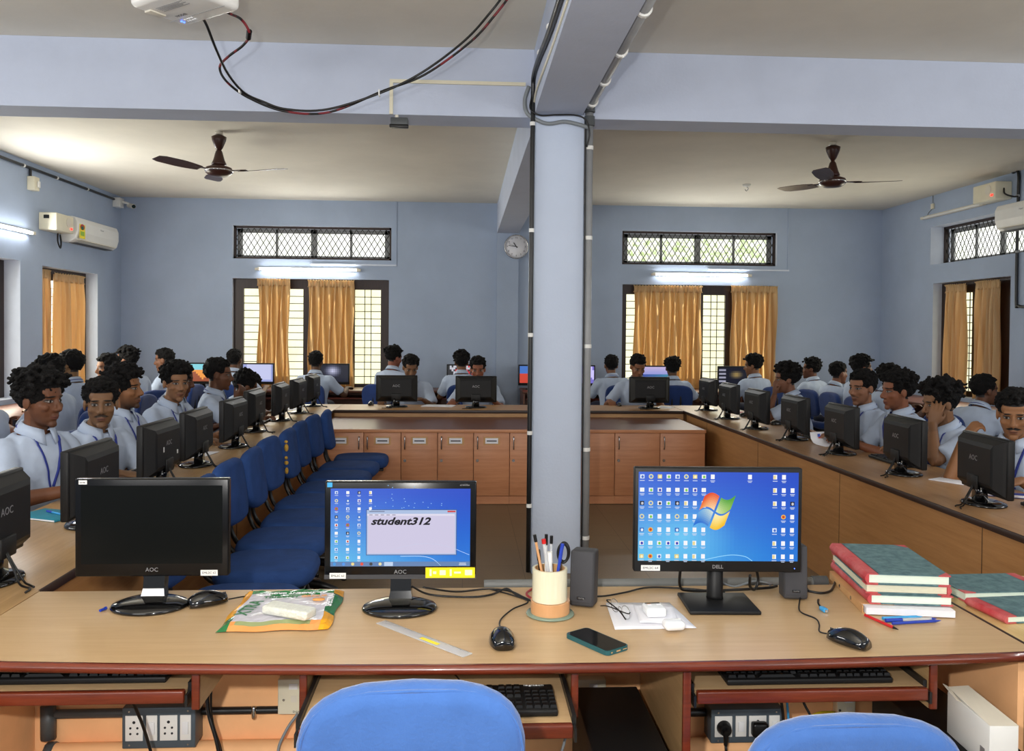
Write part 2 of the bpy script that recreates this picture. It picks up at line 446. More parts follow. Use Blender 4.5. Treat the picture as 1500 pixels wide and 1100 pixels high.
def ventilator(n, hole, place, label, pane, dep=0.06, panes=4):
    u0, u1, z0, z1 = hole; b = B()
    def bx(b, a, c, e, f, d0, d1):
        p, q = place(a, d0, e), place(c, d1, f); b.boxb(p.x, q.x, p.y, q.y, p.z, q.z)
    e = .002
    bx(b, u0 + e, u1 - e, z0 + e, z0 + .03, dep, dep + .05); bx(b, u0 + e, u1 - e, z1 - .03, z1 - e, dep, dep + .05)
    bx(b, u0 + e, u0 + .03, z0, z1, dep, dep + .05); bx(b, u1 - .03, u1 - e, z0, z1, dep, dep + .05)
    fr = struct(b.obj('window_%d' % n, 'window_timber'), label)
    s = B(); d0, d1 = dep + .08, dep + .12
    bx(s, u0 + .03, u1 - .03, z0 + .03, z0 + .06, d0, d1); bx(s, u0 + .03, u1 - .03, z1 - .09, z1 - .03, d0, d1)
    w = (u1 - u0 - .12) / panes
    for k in range(panes + 1):
        hw = .045 if k in (0, panes // 2, panes) else .018
        u = u0 + .06 + w * k; bx(s, max(u - hw, u0 + .03), min(u + hw, u1 - .03), z0 + .03, z1 - .03, d0, d1)
    s.obj('sash', 'grey_pvc', fr)
    for k in range(panes):
        g = B(); bx(g, u0 + .06 + w * k, u0 + .06 + w * (k + 1), z0 + .05, z1 - .08, d1 - .02, d1 - .01); g.obj('pane', pane, fr)
    g = B(); a, c, lo, hi = u0 + .02, u1 - .02, z0 + .02, z1 - .02; H = hi - lo; st = .085
    k = -int(H / st) - 2
    while a + k * st < c:
        for sg in (1, -1):
            ua, ub = a + k * st, a + k * st + H * .62
            za, zb = (lo, hi) if sg > 0 else (hi, lo)
            ta = max(0, (a - ua) / (ub - ua)); tb = min(1, (c - ua) / (ub - ua))
            if ta < tb: g.cyl(place(ua + (ub - ua) * ta, dep + .025, za + (zb - za) * ta), place(ua + (ub - ua) * tb, dep + .025, za + (zb - za) * tb), .005, seg=4)
        k += 1
    g.obj('diamond_mesh', 'mesh_wire', fr)
    return fr
window(1, WL, pb, [(-3.14, -2.30), (-2.20 + .02, -1.60), (-1.57, -1.20)], 'left back window in dark timber with iron bars', dep=0.06)
window(2, WR, pb, [(2.36, 3.42), (3.50, 3.83), (3.96, 4.48)], 'right back window in dark timber with iron bars', dep=0.06)
window(3, LW1, pl, [(10.0, 10.6), (10.7, 11.25)], 'left side window with brown curtains near the back corner', 'pane_bright', dep=0.15)
window(4, LW0, pl, [(7.75, 8.5), (8.6, 9.3)], 'left side window at the edge of the view', 'pane_bright', dep=0.17)
window(5, RW, pr, [(9.68, 9.95), (10.05, 10.30), (10.38, 10.62)], 'right side window with brown curtains', 'pane_yellow', dep=0.12)
ventilator(6, VL, pb, 'left back ventilator window behind diamond wire mesh', 'pane_white')
ventilator(7, VR, pb, 'right back ventilator window with foliage behind diamond mesh', 'pane_foliage')
ventilator(8, RV, pr, 'side ventilator window behind diamond mesh on the right wall', 'pane_white', dep=0.18)

# curtains ---------------------------------------------------------
def curtain(place, u0, u1, z0, z1, label, folds=7, dep=-0.03, pinch=0.0, seed=0, loc_part=True):
    rnd = random.Random(seed); n = folds * 8; nz = 22; rows = []
    ph = [rnd.uniform(-.6, .6) for _ in range(folds + 2)]
    uc, w = (u0 + u1) / 2, (u1 - u0) / 2
    for j in range(nz + 1):
        z = z1 + (z0 - z1) * j / nz; k = (z1 - z) / (z1 - z0)
        row = []
        for i in range(n + 1):
            s = i / n * 2 - 1; a = i / n * folds * 2 * PI
            amp = .016 + .02 * min(1, k * 5)
            g = 1 - pinch * math.sin(min(1, k * 1.3) * PI) * .5
            d = dep + amp * math.sin(a + ph[int(i / 8)] * k * .5) + .008 * math.sin(a * 2.3 + 3 * k + seed)
            row.append(place(uc + s * w * g + .012 * math.sin(7 * k + i * .4), d, z))
        rows.append(row)
    b = B(); b.loft(rows, closed=False, caps=False)
    h = B()
    rows = []
    for j in range(5):
        z = z1 + .015 - .1 * j / 4; row = []
        for i in range(n + 1):
            s = i / n * 2 - 1
            row.append(place(uc + s * w * (1.03 if j in (0, 4) else 1.0), dep - .008 + .018 * math.sin(i / n * folds * 4 * PI) * (1 if j in (0, 4) else .4) - .01 * (j in (0,)), z + (.008 * math.sin(i * 1.7) if j == 0 else 0)))
        rows.append(row)
    h.loft(rows, closed=False, caps=False)
    c = b.obj('curtain', 'curtain_satin', fix=False); tag(c, label, 'curtain', 'golden brown satin curtains')
    ho = h.obj('curtain_heading', 'curtain_satin', c, fix=False)
    md = c.modifiers.new('t', 'SOLIDIFY'); md.thickness = 0.003
    md = ho.modifiers.new('t', 'SOLIDIFY'); md.thickness = 0.003
curtain(pb, -2.92, -2.47, .70, 2.26, 'narrow golden curtain on the left half of the left back window', 6, seed=1, pinch=.15, dep=-.05)
curtain(pb, -2.21, -1.57, .70, 2.25, 'wide golden curtain at the middle of the left back window', 8, seed=2, dep=-.05)
curtain(pb, 2.45, 3.44, .70, 2.23, 'widest golden curtain on the left of the right back window', 11, seed=3, dep=-.05)
curtain(pb, 3.88, 4.56, .70, 2.24, 'golden curtain at the right end of the right back window', 8, seed=4, dep=-.05)
curtain(pl, 9.92, 10.21, .78, 2.22, 'golden curtain at the near side of the left side window', 5, dep=.08, seed=5)
curtain(pl, 10.30, 11.06, .78, 2.20, 'golden curtain with pleated heading at the far side of the left side window', 6, dep=.06, seed=6)
curtain(pr, 9.40, 9.84, .78, 2.20, 'golden curtain at the near side of the right side window', 6, dep=.04, seed=7, pinch=.1)
curtain(pr, 10.06, 10.48, .78, 2.19, 'golden curtain at the far side of the right side window', 5, dep=.04, seed=8)
# ------------------------------------------------------------------ desks, cabinets, wall benches
DZ = 0.75
def front_y(x): return 2.072 + 0.062 * ((x - 0.35) / 1.5) ** 2
# instructor's front desk
fd = thing('instructor_desk', 'long light wood front desk with red brown edge and keyboard trays', 'desk', (0, 2.4, 0))
oy = -2.4
b = B(); xs = [-1.32 + i * (1.505 + 1.32) / 24 for i in range(25)]
poly = [(x, front_y(x) + oy) for x in xs] + [(1.505, 2.69 + oy), (-1.32, 2.69 + oy)]
b.prism(poly, DZ - .02, DZ); b.obj('desk_top', 'desk_laminate', fd)
b = B()
rings = []
for x in xs:
    y = front_y(x) + oy
    rings.append([V((x, y, DZ)), V((x, y - .008, DZ - .002)), V((x, y - .014, DZ - .008)), V((x, y - .015, DZ - .016)), V((x, y - .011, DZ - .023)), V((x, y + .0, DZ - .026)), V((x, y + .03, DZ - .026)), V((x, y + .03, DZ - .0205)), V((x, y, DZ - .0205))])
b.loft(rings); b.obj('front_lipping', 'red_edge', fd)
b = B(); b.boxb(-1.318, 1.50, 2.625 + oy, 2.645 + oy, .02, DZ - .0205); b.obj('back_panel', 'peach_panel', fd)
for x0, x1, z0, y1, m in ((-1.318, -1.30, 0, 2.62, 'peach_panel'), (1.482, 1.50, 0, 2.62, 'peach_panel'), (-.674, -.656, .622, 2.5, 'desk_laminate_side'), (-.405, -.388, .585, 2.5, 'desk_laminate_side'), (.278, .295, .598, 2.5, 'desk_laminate_side'), (.566, .585, 0, 2.62, 'desk_laminate_side'), (1.228, 1.246, .594, 2.5, 'desk_laminate_side')):
    b = B(); yf = front_y(x0) + .025
    b.boxb(x0, x1, yf + .012 + oy, y1 + oy, z0, DZ - .0205); p = b.obj('side_panel', m, fd)
    if x0 > -1.3 and x1 < 1.48:
        b = B(); b.boxb(x0 - .001, x1 + .001, yf + oy, yf + .012 + oy, z0, DZ - .0265, bev=.003); b.obj('edge_strip', 'red_edge', p)
def tray(x0, x1, yf, z):
    b = B(); b.boxb(x0, x1, yf + .02 + oy, yf + .46 + oy, z, z + .016); t = b.obj('keyboard_tray', 'desk_laminate', fd)
    b = B(); b.boxb(x0, x1, yf + oy, yf + .02 + oy, z - .012, z + .02, bev=.004); b.obj('tray_front', 'red_edge', t)
    for x in (x0 - .006, x1 + .006):
        b = B(); b.boxb(x - .005, x + .005, yf + .03 + oy, yf + .46 + oy, z - .006, z + .03); b.boxb(x - .003, x + .003, yf + .0 + oy, yf + .04 + oy, z - .02, z + .01); b.obj('drawer_slide', 'black_pipe', t)
tray(-1.285, -.69, 2.115, .655); tray(-.372, .260, 1.925, .642); tray(.603, 1.212, 2.10, .638)

# side desks
def desk(name, label, top, tmat, panels, edges, loc=(0, 0, 0)):
    t = thing(name, label, 'desk', loc)
    L = V(loc)
    b = B(); b.prism([(p[0] - L.x, p[1] - L.y) for p in top], DZ - .028, DZ); b.obj('desk_top', tmat, t)
    for (x0, x1, y0, y1, m) in panels:
        b = B(); b.boxb(x0 - L.x, x1 - L.x, y0 - L.y, y1 - L.y, 0.0, DZ - .029); b.obj('desk_panel', m, t)
    for (x0, x1, y0, y1) in edges:
        b = B(); b.boxb(x0 - L.x, x1 - L.x, y0 - L.y, y1 - L.y, DZ - .03, DZ + .001, bev=.003); b.obj('edge_lipping', 'dark_seam', t)
    return t
dl = desk('student_desk', 'long wooden desk on the left behind the row of blue chairs', [(-1.93, 1.75), (-1.324, 1.75), (-1.324, 8.65), (-1.324, 9.3), (-1.93, 9.3)], 'desk_laminate_side',
     [(-1.36, -1.342, 2.7, 8.64, 'panel_laminate')] + [(-1.90, -1.365, y, y + .018, 'panel_laminate') for y in (1.8, 3.2, 4.7, 6.2, 7.7, 9.2)], [(-1.331, -1.322, 2.70, 8.65)], (-1.62, 5.5, 0))
dr = desk('student_desk', 'long wooden desk on the right carrying seven black monitors', [(2.31, 2.775), (2.95, 2.775), (2.95, 9.3), (2.31, 9.3)], 'right_desk_laminate',
     [(2.325, 2.343, 2.80, 8.64, 'panel_laminate')] + [(2.345, 2.92, y, y + .018, 'panel_laminate') for y in (2.82, 4.2, 5.7, 7.2, 8.9)], [(2.302, 2.311, 2.80, 8.65)], (2.62, 5.9, 0))
for y in (3.62, 5.05, 6.5, 7.9):
    b = B(); b.boxb(2.324 - 2.62, 2.326 - 2.62, y - 5.9, y - 5.9 + .004, .0, .72); b.obj('panel_joint', 'dark_seam', dr)
for y in (3.62, 5.05, 6.5, 7.9):
    b = B(); b.boxb(-1.341 + 1.62, -1.339 + 1.62, y - 5.5, y - 5.5 + .004, .0, .72); b.obj('panel_joint', 'dark_seam', dl)
desk('student_desk', 'wooden desk across the back above the row of cabinets', [(-1.32, 8.65), (2.30, 8.65), (2.30, 9.3), (-1.32, 9.3)], 'panel_laminate_x',
     [(-1.320, 2.300, 8.665, 8.683, 'panel_laminate_x')] + [(x, x + .018, 8.69, 9.26, 'panel_laminate') for x in (-.2, 1.1)], [(-1.318, 2.300, 8.642, 8.651)], (.5, 9.0, 0))
desk('return_desk', 'yellowish wooden side desk beyond the dark seam right of the ledgers', [(1.512, 2.05), (2.95, 2.05), (2.95, 2.77), (1.512, 2.77)], 'yellow_laminate',
     [(1.52, 2.93, 2.74, 2.758, 'panel_laminate_x'), (2.90, 2.92, 2.1, 2.73, 'panel_laminate')], [(1.505, 1.517, 2.052, 2.765)], (2.2, 2.4, 0))

# cabinets under the back desk
CX = [-1.315, -.892, -.56, -.232, .092, .418, .738, 1.058, 1.378, 1.795, 2.215]
clab = ['wooden cabinet at the left end behind the last blue chair', 'wooden cabinet with white name card next to the last blue chair', 'wooden cabinet whose name card is third from the left', 'wooden cabinet whose name card is fourth from the left', 'wooden cabinet whose name card is the last before the column', 'wooden cabinet door half hidden by the left of the column', 'wooden cabinet hidden behind the column', 'wooden cabinet without card just right of the column', 'wooden cabinet second from the right end of the row', 'wooden cabinet at the right end of the row']
for i in range(10):
    x0, x1 = CX[i], CX[i + 1]; w = x1 - x0; xc = (x0 + x1) / 2
    t = thing('cabinet', clab[i], 'cabinet', (xc, 8.1, 0), group='cabinets along the back')
    b = B(); b.boxb(-w / 2 + .001, w / 2 - .001, -.51, .55, .0, .655); b.obj('carcass', 'cabinet_laminate', t)
    b = B(); b.boxb(-w / 2 + .001, w / 2 - .001, -.53, -.511, .005, .075); b.obj('plinth', 'cabinet_laminate', t)
    b = B(); b.boxb(-w / 2 + .003, w / 2 - .003, -.53, -.511, .079, .65, bev=.002); d = b.obj('door', 'cabinet_laminate', t)
    hx = (w / 2 - .04) if i == 0 else (-w / 2 + .035)
    b = B(); b.tube([(hx, -.53, .615), (hx, -.555, .61), (hx, -.56, .56), (hx, -.555, .51), (hx, -.53, .505)], .006, 8, 4); b.obj('handle', 'steel', d)
    b = B(); b.cyl((hx, -.53, .40), (hx, -.54, .40), .013, seg=16); b.obj('lock', 'steel', d)
    if i < 5:
        b = B(); b.boxb(-.075, .075, -.534, -.530, .54, .615); c = b.obj('card_holder', 'brown_paper', d)
        b = B(); b.boxb(-.058, .058, -.536, -.534, .553, .603); b.obj('name_card', 'white_paper', c)
        b = B(); b.boxb(-.045, .045, -.5365, -.536, .572, .582); b.obj('card_writing', 'ink', c)
ct = thing('counter_top', 'brown counter top laid over the row of cabinets', 'counter', (.45, 8.1, .656))
b = B(); b.boxb(-1.765, 1.767, -.54, .56, 0, .024); b.obj('counter_slab', 'wall_bench', ct)
b = B(); b.boxb(-1.765, 1.767, -.546, -.540, -.004, .026, bev=.002); b.obj('counter_edge', 'cabinet_laminate', ct)

# benches along the walls
def bench(label, x0, x1, y0, y1):
    xc, yc = (x0 + x1) / 2, (y0 + y1) / 2; t = thing('wall_bench', label, 'table', (xc, yc, 0)); w, d = (x1 - x0) / 2, (y1 - y0) / 2
    b = B(); b.boxb(-w, w, -d, d, DZ - .03, DZ, bev=.004); b.obj('bench_top', 'wall_bench', t)
    if w > d:
        n = max(2, int(w * 2 / 1.2)); pos = [-w + .02 + (2 * w - .04) * k / n for k in range(n + 1)]
        for x in pos:
            b = B(); b.boxb(x - .012, x + .012, -d + .02, d - .03, 0, DZ - .031); b.obj('bench_leg', 'wall_bench', t)
        b = B(); b.boxb(-w + .04, w - .04, d - .06, d - .04, .1, DZ - .031); b.obj('bench_back', 'wall_bench', t)
        for k in range(n):
            b = B(); b.boxb(pos[k] + .03, pos[k + 1] - .03, -d + .03, d - .1, DZ - .12, DZ - .1); b.obj('keyboard_shelf', 'red_edge', t)
    else:
        n = max(2, int(d * 2 / 1.2))
        for k in range(n + 1):
            y = -d + .02 + (2 * d - .04) * k / n
            b = B(); b.boxb(-w + .02, w - .02, y - .012, y + .012, 0, DZ - .031); b.obj('bench_leg', 'wall_bench', t)
bench('dark wood computer bench along the back wall left of the pilaster', -4.0, .44, 11.36, 12.02)
bench('dark wood computer bench along the back wall right of the column', .80, 5.35, 11.36, 12.08)
bench('dark wood computer bench along the left side wall', -4.80, -4.12, 5.2, 12.05)
bench('dark wood computer bench along the right side wall', 5.45, 6.12, 5.2, 12.05)
# ------------------------------------------------------------------ monitors
def mon_parts(t, lit=None, w=.44, h=.28, z0=.058, back_logo=True, round_base=True):
    "flat monitor facing local -y"
    zt, zc = z0 + h, z0 + h / 2
    if round_base:
        b = B(); b.lathe([(.0, .001), (.118, .001), (.12, .006), (.114, .013), (.09, .019), (.05, .022), (0, .023)], seg=40, sy=.82); b.obj('stand_base', 'black_gloss', t)
        b = B(); b.loft([[V((sx * a, sy * .022 + o, z)) for sx, sy in ((-1, -1), (1, -1), (1, 1), (-1, 1))] for a, o, z in ((.036, .02, .02), (.032, .02, .06), (.032, .015, z0 + .06))]); b.obj('stand_neck', 'black_gloss', t)
    b = B(); b.box((0, -.012, zc), (w, .034, h), bev=.007)
    b.obj('bezel', 'black_matte' if not lit or lit != 'gloss' else 'black_gloss', t)
    # rear bulge
    b = B(); q = lambda a, c, y, lo, hi: [V((-a, y, lo)), V((a, y, lo)), V((a, y, hi)), V((-a, y, hi))]
    b.loft([q(w / 2 - .012, 0, .003, z0 + .012, zt - .008), q(w / 2 - .022, 0, .016, z0 + .02, zt - .014), q(w / 2 - .05, 0, .048, z0 + .045, zt - .03), q(w / 2 - .062, 0, .054, z0 + .06, zt - .05)], smooth=False)
    bk = b.obj('back_shell', 'black_matte', t)
    b = B(); b.boxb(-.05, .05, .05, .062, z0 + .02, z0 + .09, bev=.006); b.obj('hinge_block', 'black_matte', t)
    if back_logo:
        b = B(); b.text('AOC', .036, T(0, .0548, zc + .03) @ RZ(180) @ RX(90)); b.obj('lettering', 'silver_print', bk)
def mon_cable(name, label, x, y, rz, seed, side=1):
    rnd = random.Random(seed); M_ = T(x, y, DZ) @ RZ(rz)
    b = B()
    for k in range(2):
        s = side * (1 if k == 0 else .6)
        pts = [(.02 * s, .058, .10), (.035 * s, .09, .05), (.05 * s + rnd.uniform(-.01, .01), .12, .006), (.10 * s, .16 + rnd.uniform(-.02, .02), .005), (.14 * s, .175, .005)]
        b.tube([M_ @ V(p) for p in pts], .0035, 6, 5)
    return tag(b.obj(name, 'black_cable'), label, 'cable')
mono = thing('monitor', 'black monitor nearest on the left edge seen from behind', 'monitor', (0, 0, 0), 0, 'black monitors on the left desk')
mon_parts(mono)
b = B(); b.boxb(-.20, .20, -.0305, -.029, .098, .322); b.obj('screen', 'dark_screen', mono)
LM = [(-1.53, 2.80, -88, 'black monitor cut off by the left edge of the view'),
      (-1.556, 3.60, -89, 'black monitor back in front of the curly haired student at far left'),
      (-1.588, 4.47, -91, 'black monitor back with two small stickers, third on the left desk'),
      (-1.603, 5.13, -90, 'black monitor back below the student looking at the camera from the left desk'),
      (-1.60, 5.93, -92, 'black monitor back beside the student leaning down in white'),
      (-1.676, 6.82, -90, 'black monitor overlapping just behind the leaning student'),
      (-1.647, 7.63, -90, 'black monitor on left desk, third from its far corner'),
      (-1.623, 8.31, -92, 'black monitor on left desk, second from its far corner'),
      (-1.615, 9.05, -92, 'black monitor at the far corner of the left desk')]
RM = [(2.587, 8.75, 92, 'black monitor at the far corner of the right desk'),
      (2.54, 7.90, 91, 'black monitor on right desk, second from its far corner'),
      (2.52, 7.08, 92, 'black monitor in front of the student resting his chin'),
      (2.574, 6.38, 90, 'black monitor on right desk beside the paper folder'),
      (2.592, 5.62, 89, 'black monitor in front of the smiling student in profile'),
      (2.596, 4.80, 87, 'black monitor in front of the student with hand on cheek'),
      (2.54, 3.95, 84, 'nearest large black monitor back on the right desk')]
BM = [(-.715, 9.0, 180, 'black monitor on the back desk hiding the student near the left window'),
      (.13, 8.95, 178, 'black monitor on the back desk just left of the column'),
      (2.0, 8.95, 181, 'black monitor on the back desk right of the column')]
first = True
for i, (L, g) in enumerate(((LM, 'black monitors on the left desk'), (RM, 'black monitors on the right desk'), (BM, 'black monitors on the back desk'))):
    for k, (x, y, rz, lab) in enumerate(L):
        if first:
            put(mono, (x, y, DZ), rz); mono['label'] = lab; first = False
        else: copy_tree(mono, (x, y, DZ), rz, lab, g)
        w_ = ['left', 'right', 'back'][i]
        mon_cable('monitor_cable', 'cables of the ' + lab.replace('black ', '', 1).replace('nearest large', 'nearest'), x, y, rz, 10 * i + k, 1 if i != 1 else -1)
m3 = [o for o in bpy.data.objects if o.get('label', '').startswith('black monitor back with two small stickers')][0]
for x_, z_ in ((.075, .20), (-.12, .165)):
    b = B(); b.boxb(x_ - .006, x_ + .006, .0545, .0556, z_ - .013, z_ + .013) if x_ > 0 else b.boxb(x_ - .008, x_ + .008, .0545, .0556, z_ - .01, z_ + .01); b.obj('sticker', 'white_plastic', m3)
# back wall monitors that are switched on
def pix(b, cells, w, h, zc, y, n=(16, 9)):
    for j in range(n[1]):
        for i in range(n[0]):
            b.colour = cells(i / n[0], j / n[1]); x0 = -w / 2 + w * i / n[0]; z0 = zc - h / 2 + h * j / n[1]
            b.quad((x0, y, z0), (x0 + w / n[0], y, z0), (x0 + w / n[0], y, z0 + h / n[1]), (x0, y, z0 + h / n[1]))
rn = random.Random(3)
def c_desert(u, v): return (120, 205, 220) if v > .62 else ((236, 150, 60) if v > .3 + .2 * math.sin(u * 9) else (150, 70, 40))
def c_doc(u, v): return (196, 200, 236) if .08 < u < .9 and .1 < v < .9 else (150, 160, 214)
def c_dark(u, v): k = max(0, 1 - 3.2 * math.hypot(u - .45, (v - .6) * .8)); return (20 + 190 * k, 22 + 190 * k, 40 + 200 * k)
def c_red(u, v): return (200, 30, 40) if rn.random() < .4 and u > .2 else ((30, 30, 36) if rn.random() < .6 else (190, 190, 200))
def c_purple(u, v): return (205, 196, 250) if math.sin(u * 12 + v * 6) > -.2 else (120, 110, 200)
def c_sunset(u, v): return (90 + 110 * v, 120 + 60 * v, 215) if v > .45 else (60, 80 + 60 * u, 160)
def c_island(u, v):
    if u < .2 and int(v * 9) % 2: return (150, 150, 170)
    k = max(0, 1 - 3.5 * math.hypot(u - .6, v - .5)); return (16 + 160 * k, 18 + 130 * k, 34 + 50 * k)
def c_teal(u, v): k = max(0, 1 - 3 * math.hypot(u - .35, v - .35)); return (40 + 140 * k, 170 + 10 * k, 176 - 40 * k)
def c_edge(u, v): return (60, 110, 190) if v > .5 else (200, 60, 40)
WM = [(-3.58, 11.72, 0, c_desert, 'lit monitor with orange desert picture by the left back corner'),
      (-2.82, 11.72, -3, c_doc, 'lit monitor showing a pale blank window before the left curtain'),
      (-1.80, 11.72, 2, c_dark, 'lit monitor with dark blue picture before the wide left curtain'),
      (-.02, 11.72, 0, c_red, 'lit monitor with red picture on the back bench near the pilaster'),
      (1.62, 11.72, 0, c_purple, 'lit monitor with pale purple picture just right of the column'),
      (2.72, 11.72, 0, c_sunset, 'lit monitor with blue sunset picture before the right curtain'),
      (3.80, 11.72, 4, c_island, 'lit monitor with dark island picture between the right curtains'),
      (5.78, 7.9, -90, c_teal, 'lit monitor with teal picture on the right wall bench'),
      (.98, 11.72, 0, c_edge, 'lit monitor mostly hidden behind the column')]
for x, y, rz, fn, lab in WM:
    t = thing('monitor', lab, 'monitor', (x, y, DZ), rz, 'lit monitors on the wall benches')
    mon_parts(t, back_logo=False, h=.29)
    b = B(); pix(b, fn, .405, .235, .212, -.0305); b.obj('screen', 'screen_pixels', t, fix=False)
# ------------------------------------------------------------------ chairs
def cushion(w, d, h, r, M_=None, n=7, taper=0.0, curve=0.0, lobes=28):
    "rounded pad: superellipse plan w x d, thickness h"
    b = B(); rings = []
    for k in range(n + 1):
        a = -PI / 2 + PI * k / n; z = h / 2 * math.sin(a); ins = r * (1 - math.cos(a))
        ring = []
        for i in range(lobes):
            t = 2 * PI * i / lobes; c, s = math.cos(t), math.sin(t); p = 2 / 3.6
            x = math.copysign(abs(c) ** p, c) * (w / 2 - ins); y = math.copysign(abs(s) ** p, s) * (d / 2 - ins)
            x *= 1 + taper * (y / d)
            ring.append(V((x, y, z + curve * (x / (w / 2)) ** 2)))
        rings.append(ring)
    b.loft(rings, M=M_)
    return b
def chair_parts(t, fab, worn=False, up=0.0):
    b = cushion(.45, .46, .085, .035, T(0, 0, .465)); b.obj('seat', fab, t)
    b = B(); b.boxb(-.19, .19, -.19, .19, .405, .424, bev=.008); b.obj('seat_pan', 'black_plastic', t)
    Mb = T(0, -.265, .735 + up) @ RX(90 + 8)
    b = cushion(.42, .33, .065, .03, Mb, curve=.03); bk = b.obj('backrest', fab, t)
    b = B(); w_, d_, p_ = .405, .315, 2 / 3.6
    b.tube([Mb @ V((math.copysign(abs(math.cos(a)) ** p_, math.cos(a)) * w_ / 2, math.copysign(abs(math.sin(a)) ** p_, math.sin(a)) * d_ / 2, .021 + .03 * (math.cos(a)) ** 2)) for a in [2 * PI * k / 36 for k in range(36)]], .0035, 6, 1, closed=True); b.obj('piping', fab, bk)
    if worn:
        b = B()
        for k, (dz_, rz_) in enumerate(((0, .022), (.052, .014), (.085, .012), (.15, .026), (.19, .010))): b.ell((-.203 + .004 * (k % 3), -.235 - .02 * dz_, .65 + dz_), (.009, .012 + .003 * (k % 2), rz_), 8, 6)
        b.obj('torn_foam', 'foam', bk)
    b = B()
    for s in (-1, 1):
        b.tube([(s * .055, -.295, .76 + up), (s * .055, -.30, .60), (s * .055, -.29, .50), (s * .06, -.23, .425), (s * .06, -.08, .40)], .0125, 10, 6)
    b.obj('back_support', 'black_plastic', t)
    b = B(); b.cyl((0, 0, .10), (0, 0, .405), .026, seg=14); b.cyl((0, 0, .09), (0, 0, .24), .034, seg=14); b.obj('gas_column', 'black_plastic', t)
    b = B(); b.tube([(.06, 0, .41), (.2, .02, .405), (.25, .03, .385), (.252, .03, .35)], .006, 6, 4); b.obj('height_lever', 'black_plastic', t)
    for k in range(5):
        a = 2 * PI * k / 5 + .3; c, s = math.cos(a), math.sin(a)
        b = B(); b.tube([(.02 * c, .02 * s, .115), (.11 * c, .11 * s, .10), (  .19 * c, .19 * s, .075)], [.026, .022, .016], 8, 4); lg = b.obj('base_leg', 'black_plastic', t)
        b = B(); tt = V((-s, c, 0)) * .012; p = V((.19 * c, .19 * s, .03))
        b.cyl(p - tt * 1.6, p - tt * .3, .03, seg=14); b.cyl(p + tt * .3, p + tt * 1.6, .03, seg=14); b.cyl(p, p + V((0, 0, .05)), .008, seg=8); b.obj('caster', 'black_plastic', lg)
chairA = thing('office_chair', '', 'chair', (0, 0, 0), 0, 'empty blue chairs along the left desk'); chair_parts(chairA, 'blue_fabric_worn_shaded')
chairW = thing('office_chair', 'blue chair with torn backrest showing yellow foam, midway along the left desk row', 'chair', (0, 0, 0), 0, 'empty blue chairs along the left desk'); chair_parts(chairW, 'blue_fabric_worn_shaded', True)
chairD = thing('office_chair', '', 'chair', (0, 0, 0), 0, 'blue chairs occupied by students'); chair_parts(chairD, 'blue_fabric_dark')
ROW = [(-.88, 3.38, -90, 'nearest blue chair of the row, only seat top seen above the desk edge'),
       (-.90, 3.93, -88, 'blue chair of the row whose broad seat shows between the two left monitors'),
       (-.92, 4.40, -92, 'third blue chair from the near end of the row by the left desk'),
       (-.91, 4.86, -88, 'fourth blue chair from the near end of the row by the left desk'),
       (-.93, 5.32, -94, None),
       (-.90, 5.78, -89, 'sixth blue chair from the near end of the row by the left desk'),
       (-.91, 6.24, -90, 'fourth blue chair from the cabinet end of the row'),
       (-.90, 6.70, -93, 'third blue chair from the cabinet end of the row'),
       (-.86, 7.14, -86, 'blue chair standing closest to the cabinets at the end of the row')]
firstA = True
for x, y, rz, lab in ROW:
    if lab is None: put(chairW, (x, y, 0), rz); continue
    if firstA: put(chairA, (x, y, 0), rz); chairA['label'] = lab; firstA = False
    else: copy_tree(chairA, (x, y, 0), rz, lab)
# two large blue chairs at the instructor desk
for x, y, rz, up, lab in ((-.10, 1.83, 182, .034, 'bright blue chair back in front of the middle keyboard tray'), (.715, 1.78, 180, -.02, 'bright blue chair back at lower right before the power sockets')):
    t = thing('office_chair', lab, 'chair', (x, y, 0), rz, 'bright blue chairs at the instructor desk')
    chair_parts(t, 'blue_fabric', up=up)
    t.rotation_euler = (0, 0, R(rz - 180))
used_chair = [False]
def seat_for(x, y, rz, lab):
    if not used_chair[0]:
        put(chairD, (x, y, 0), rz); chairD['label'] = lab; used_chair[0] = True; return chairD
    return copy_tree(chairD, (x, y, 0), rz, lab)
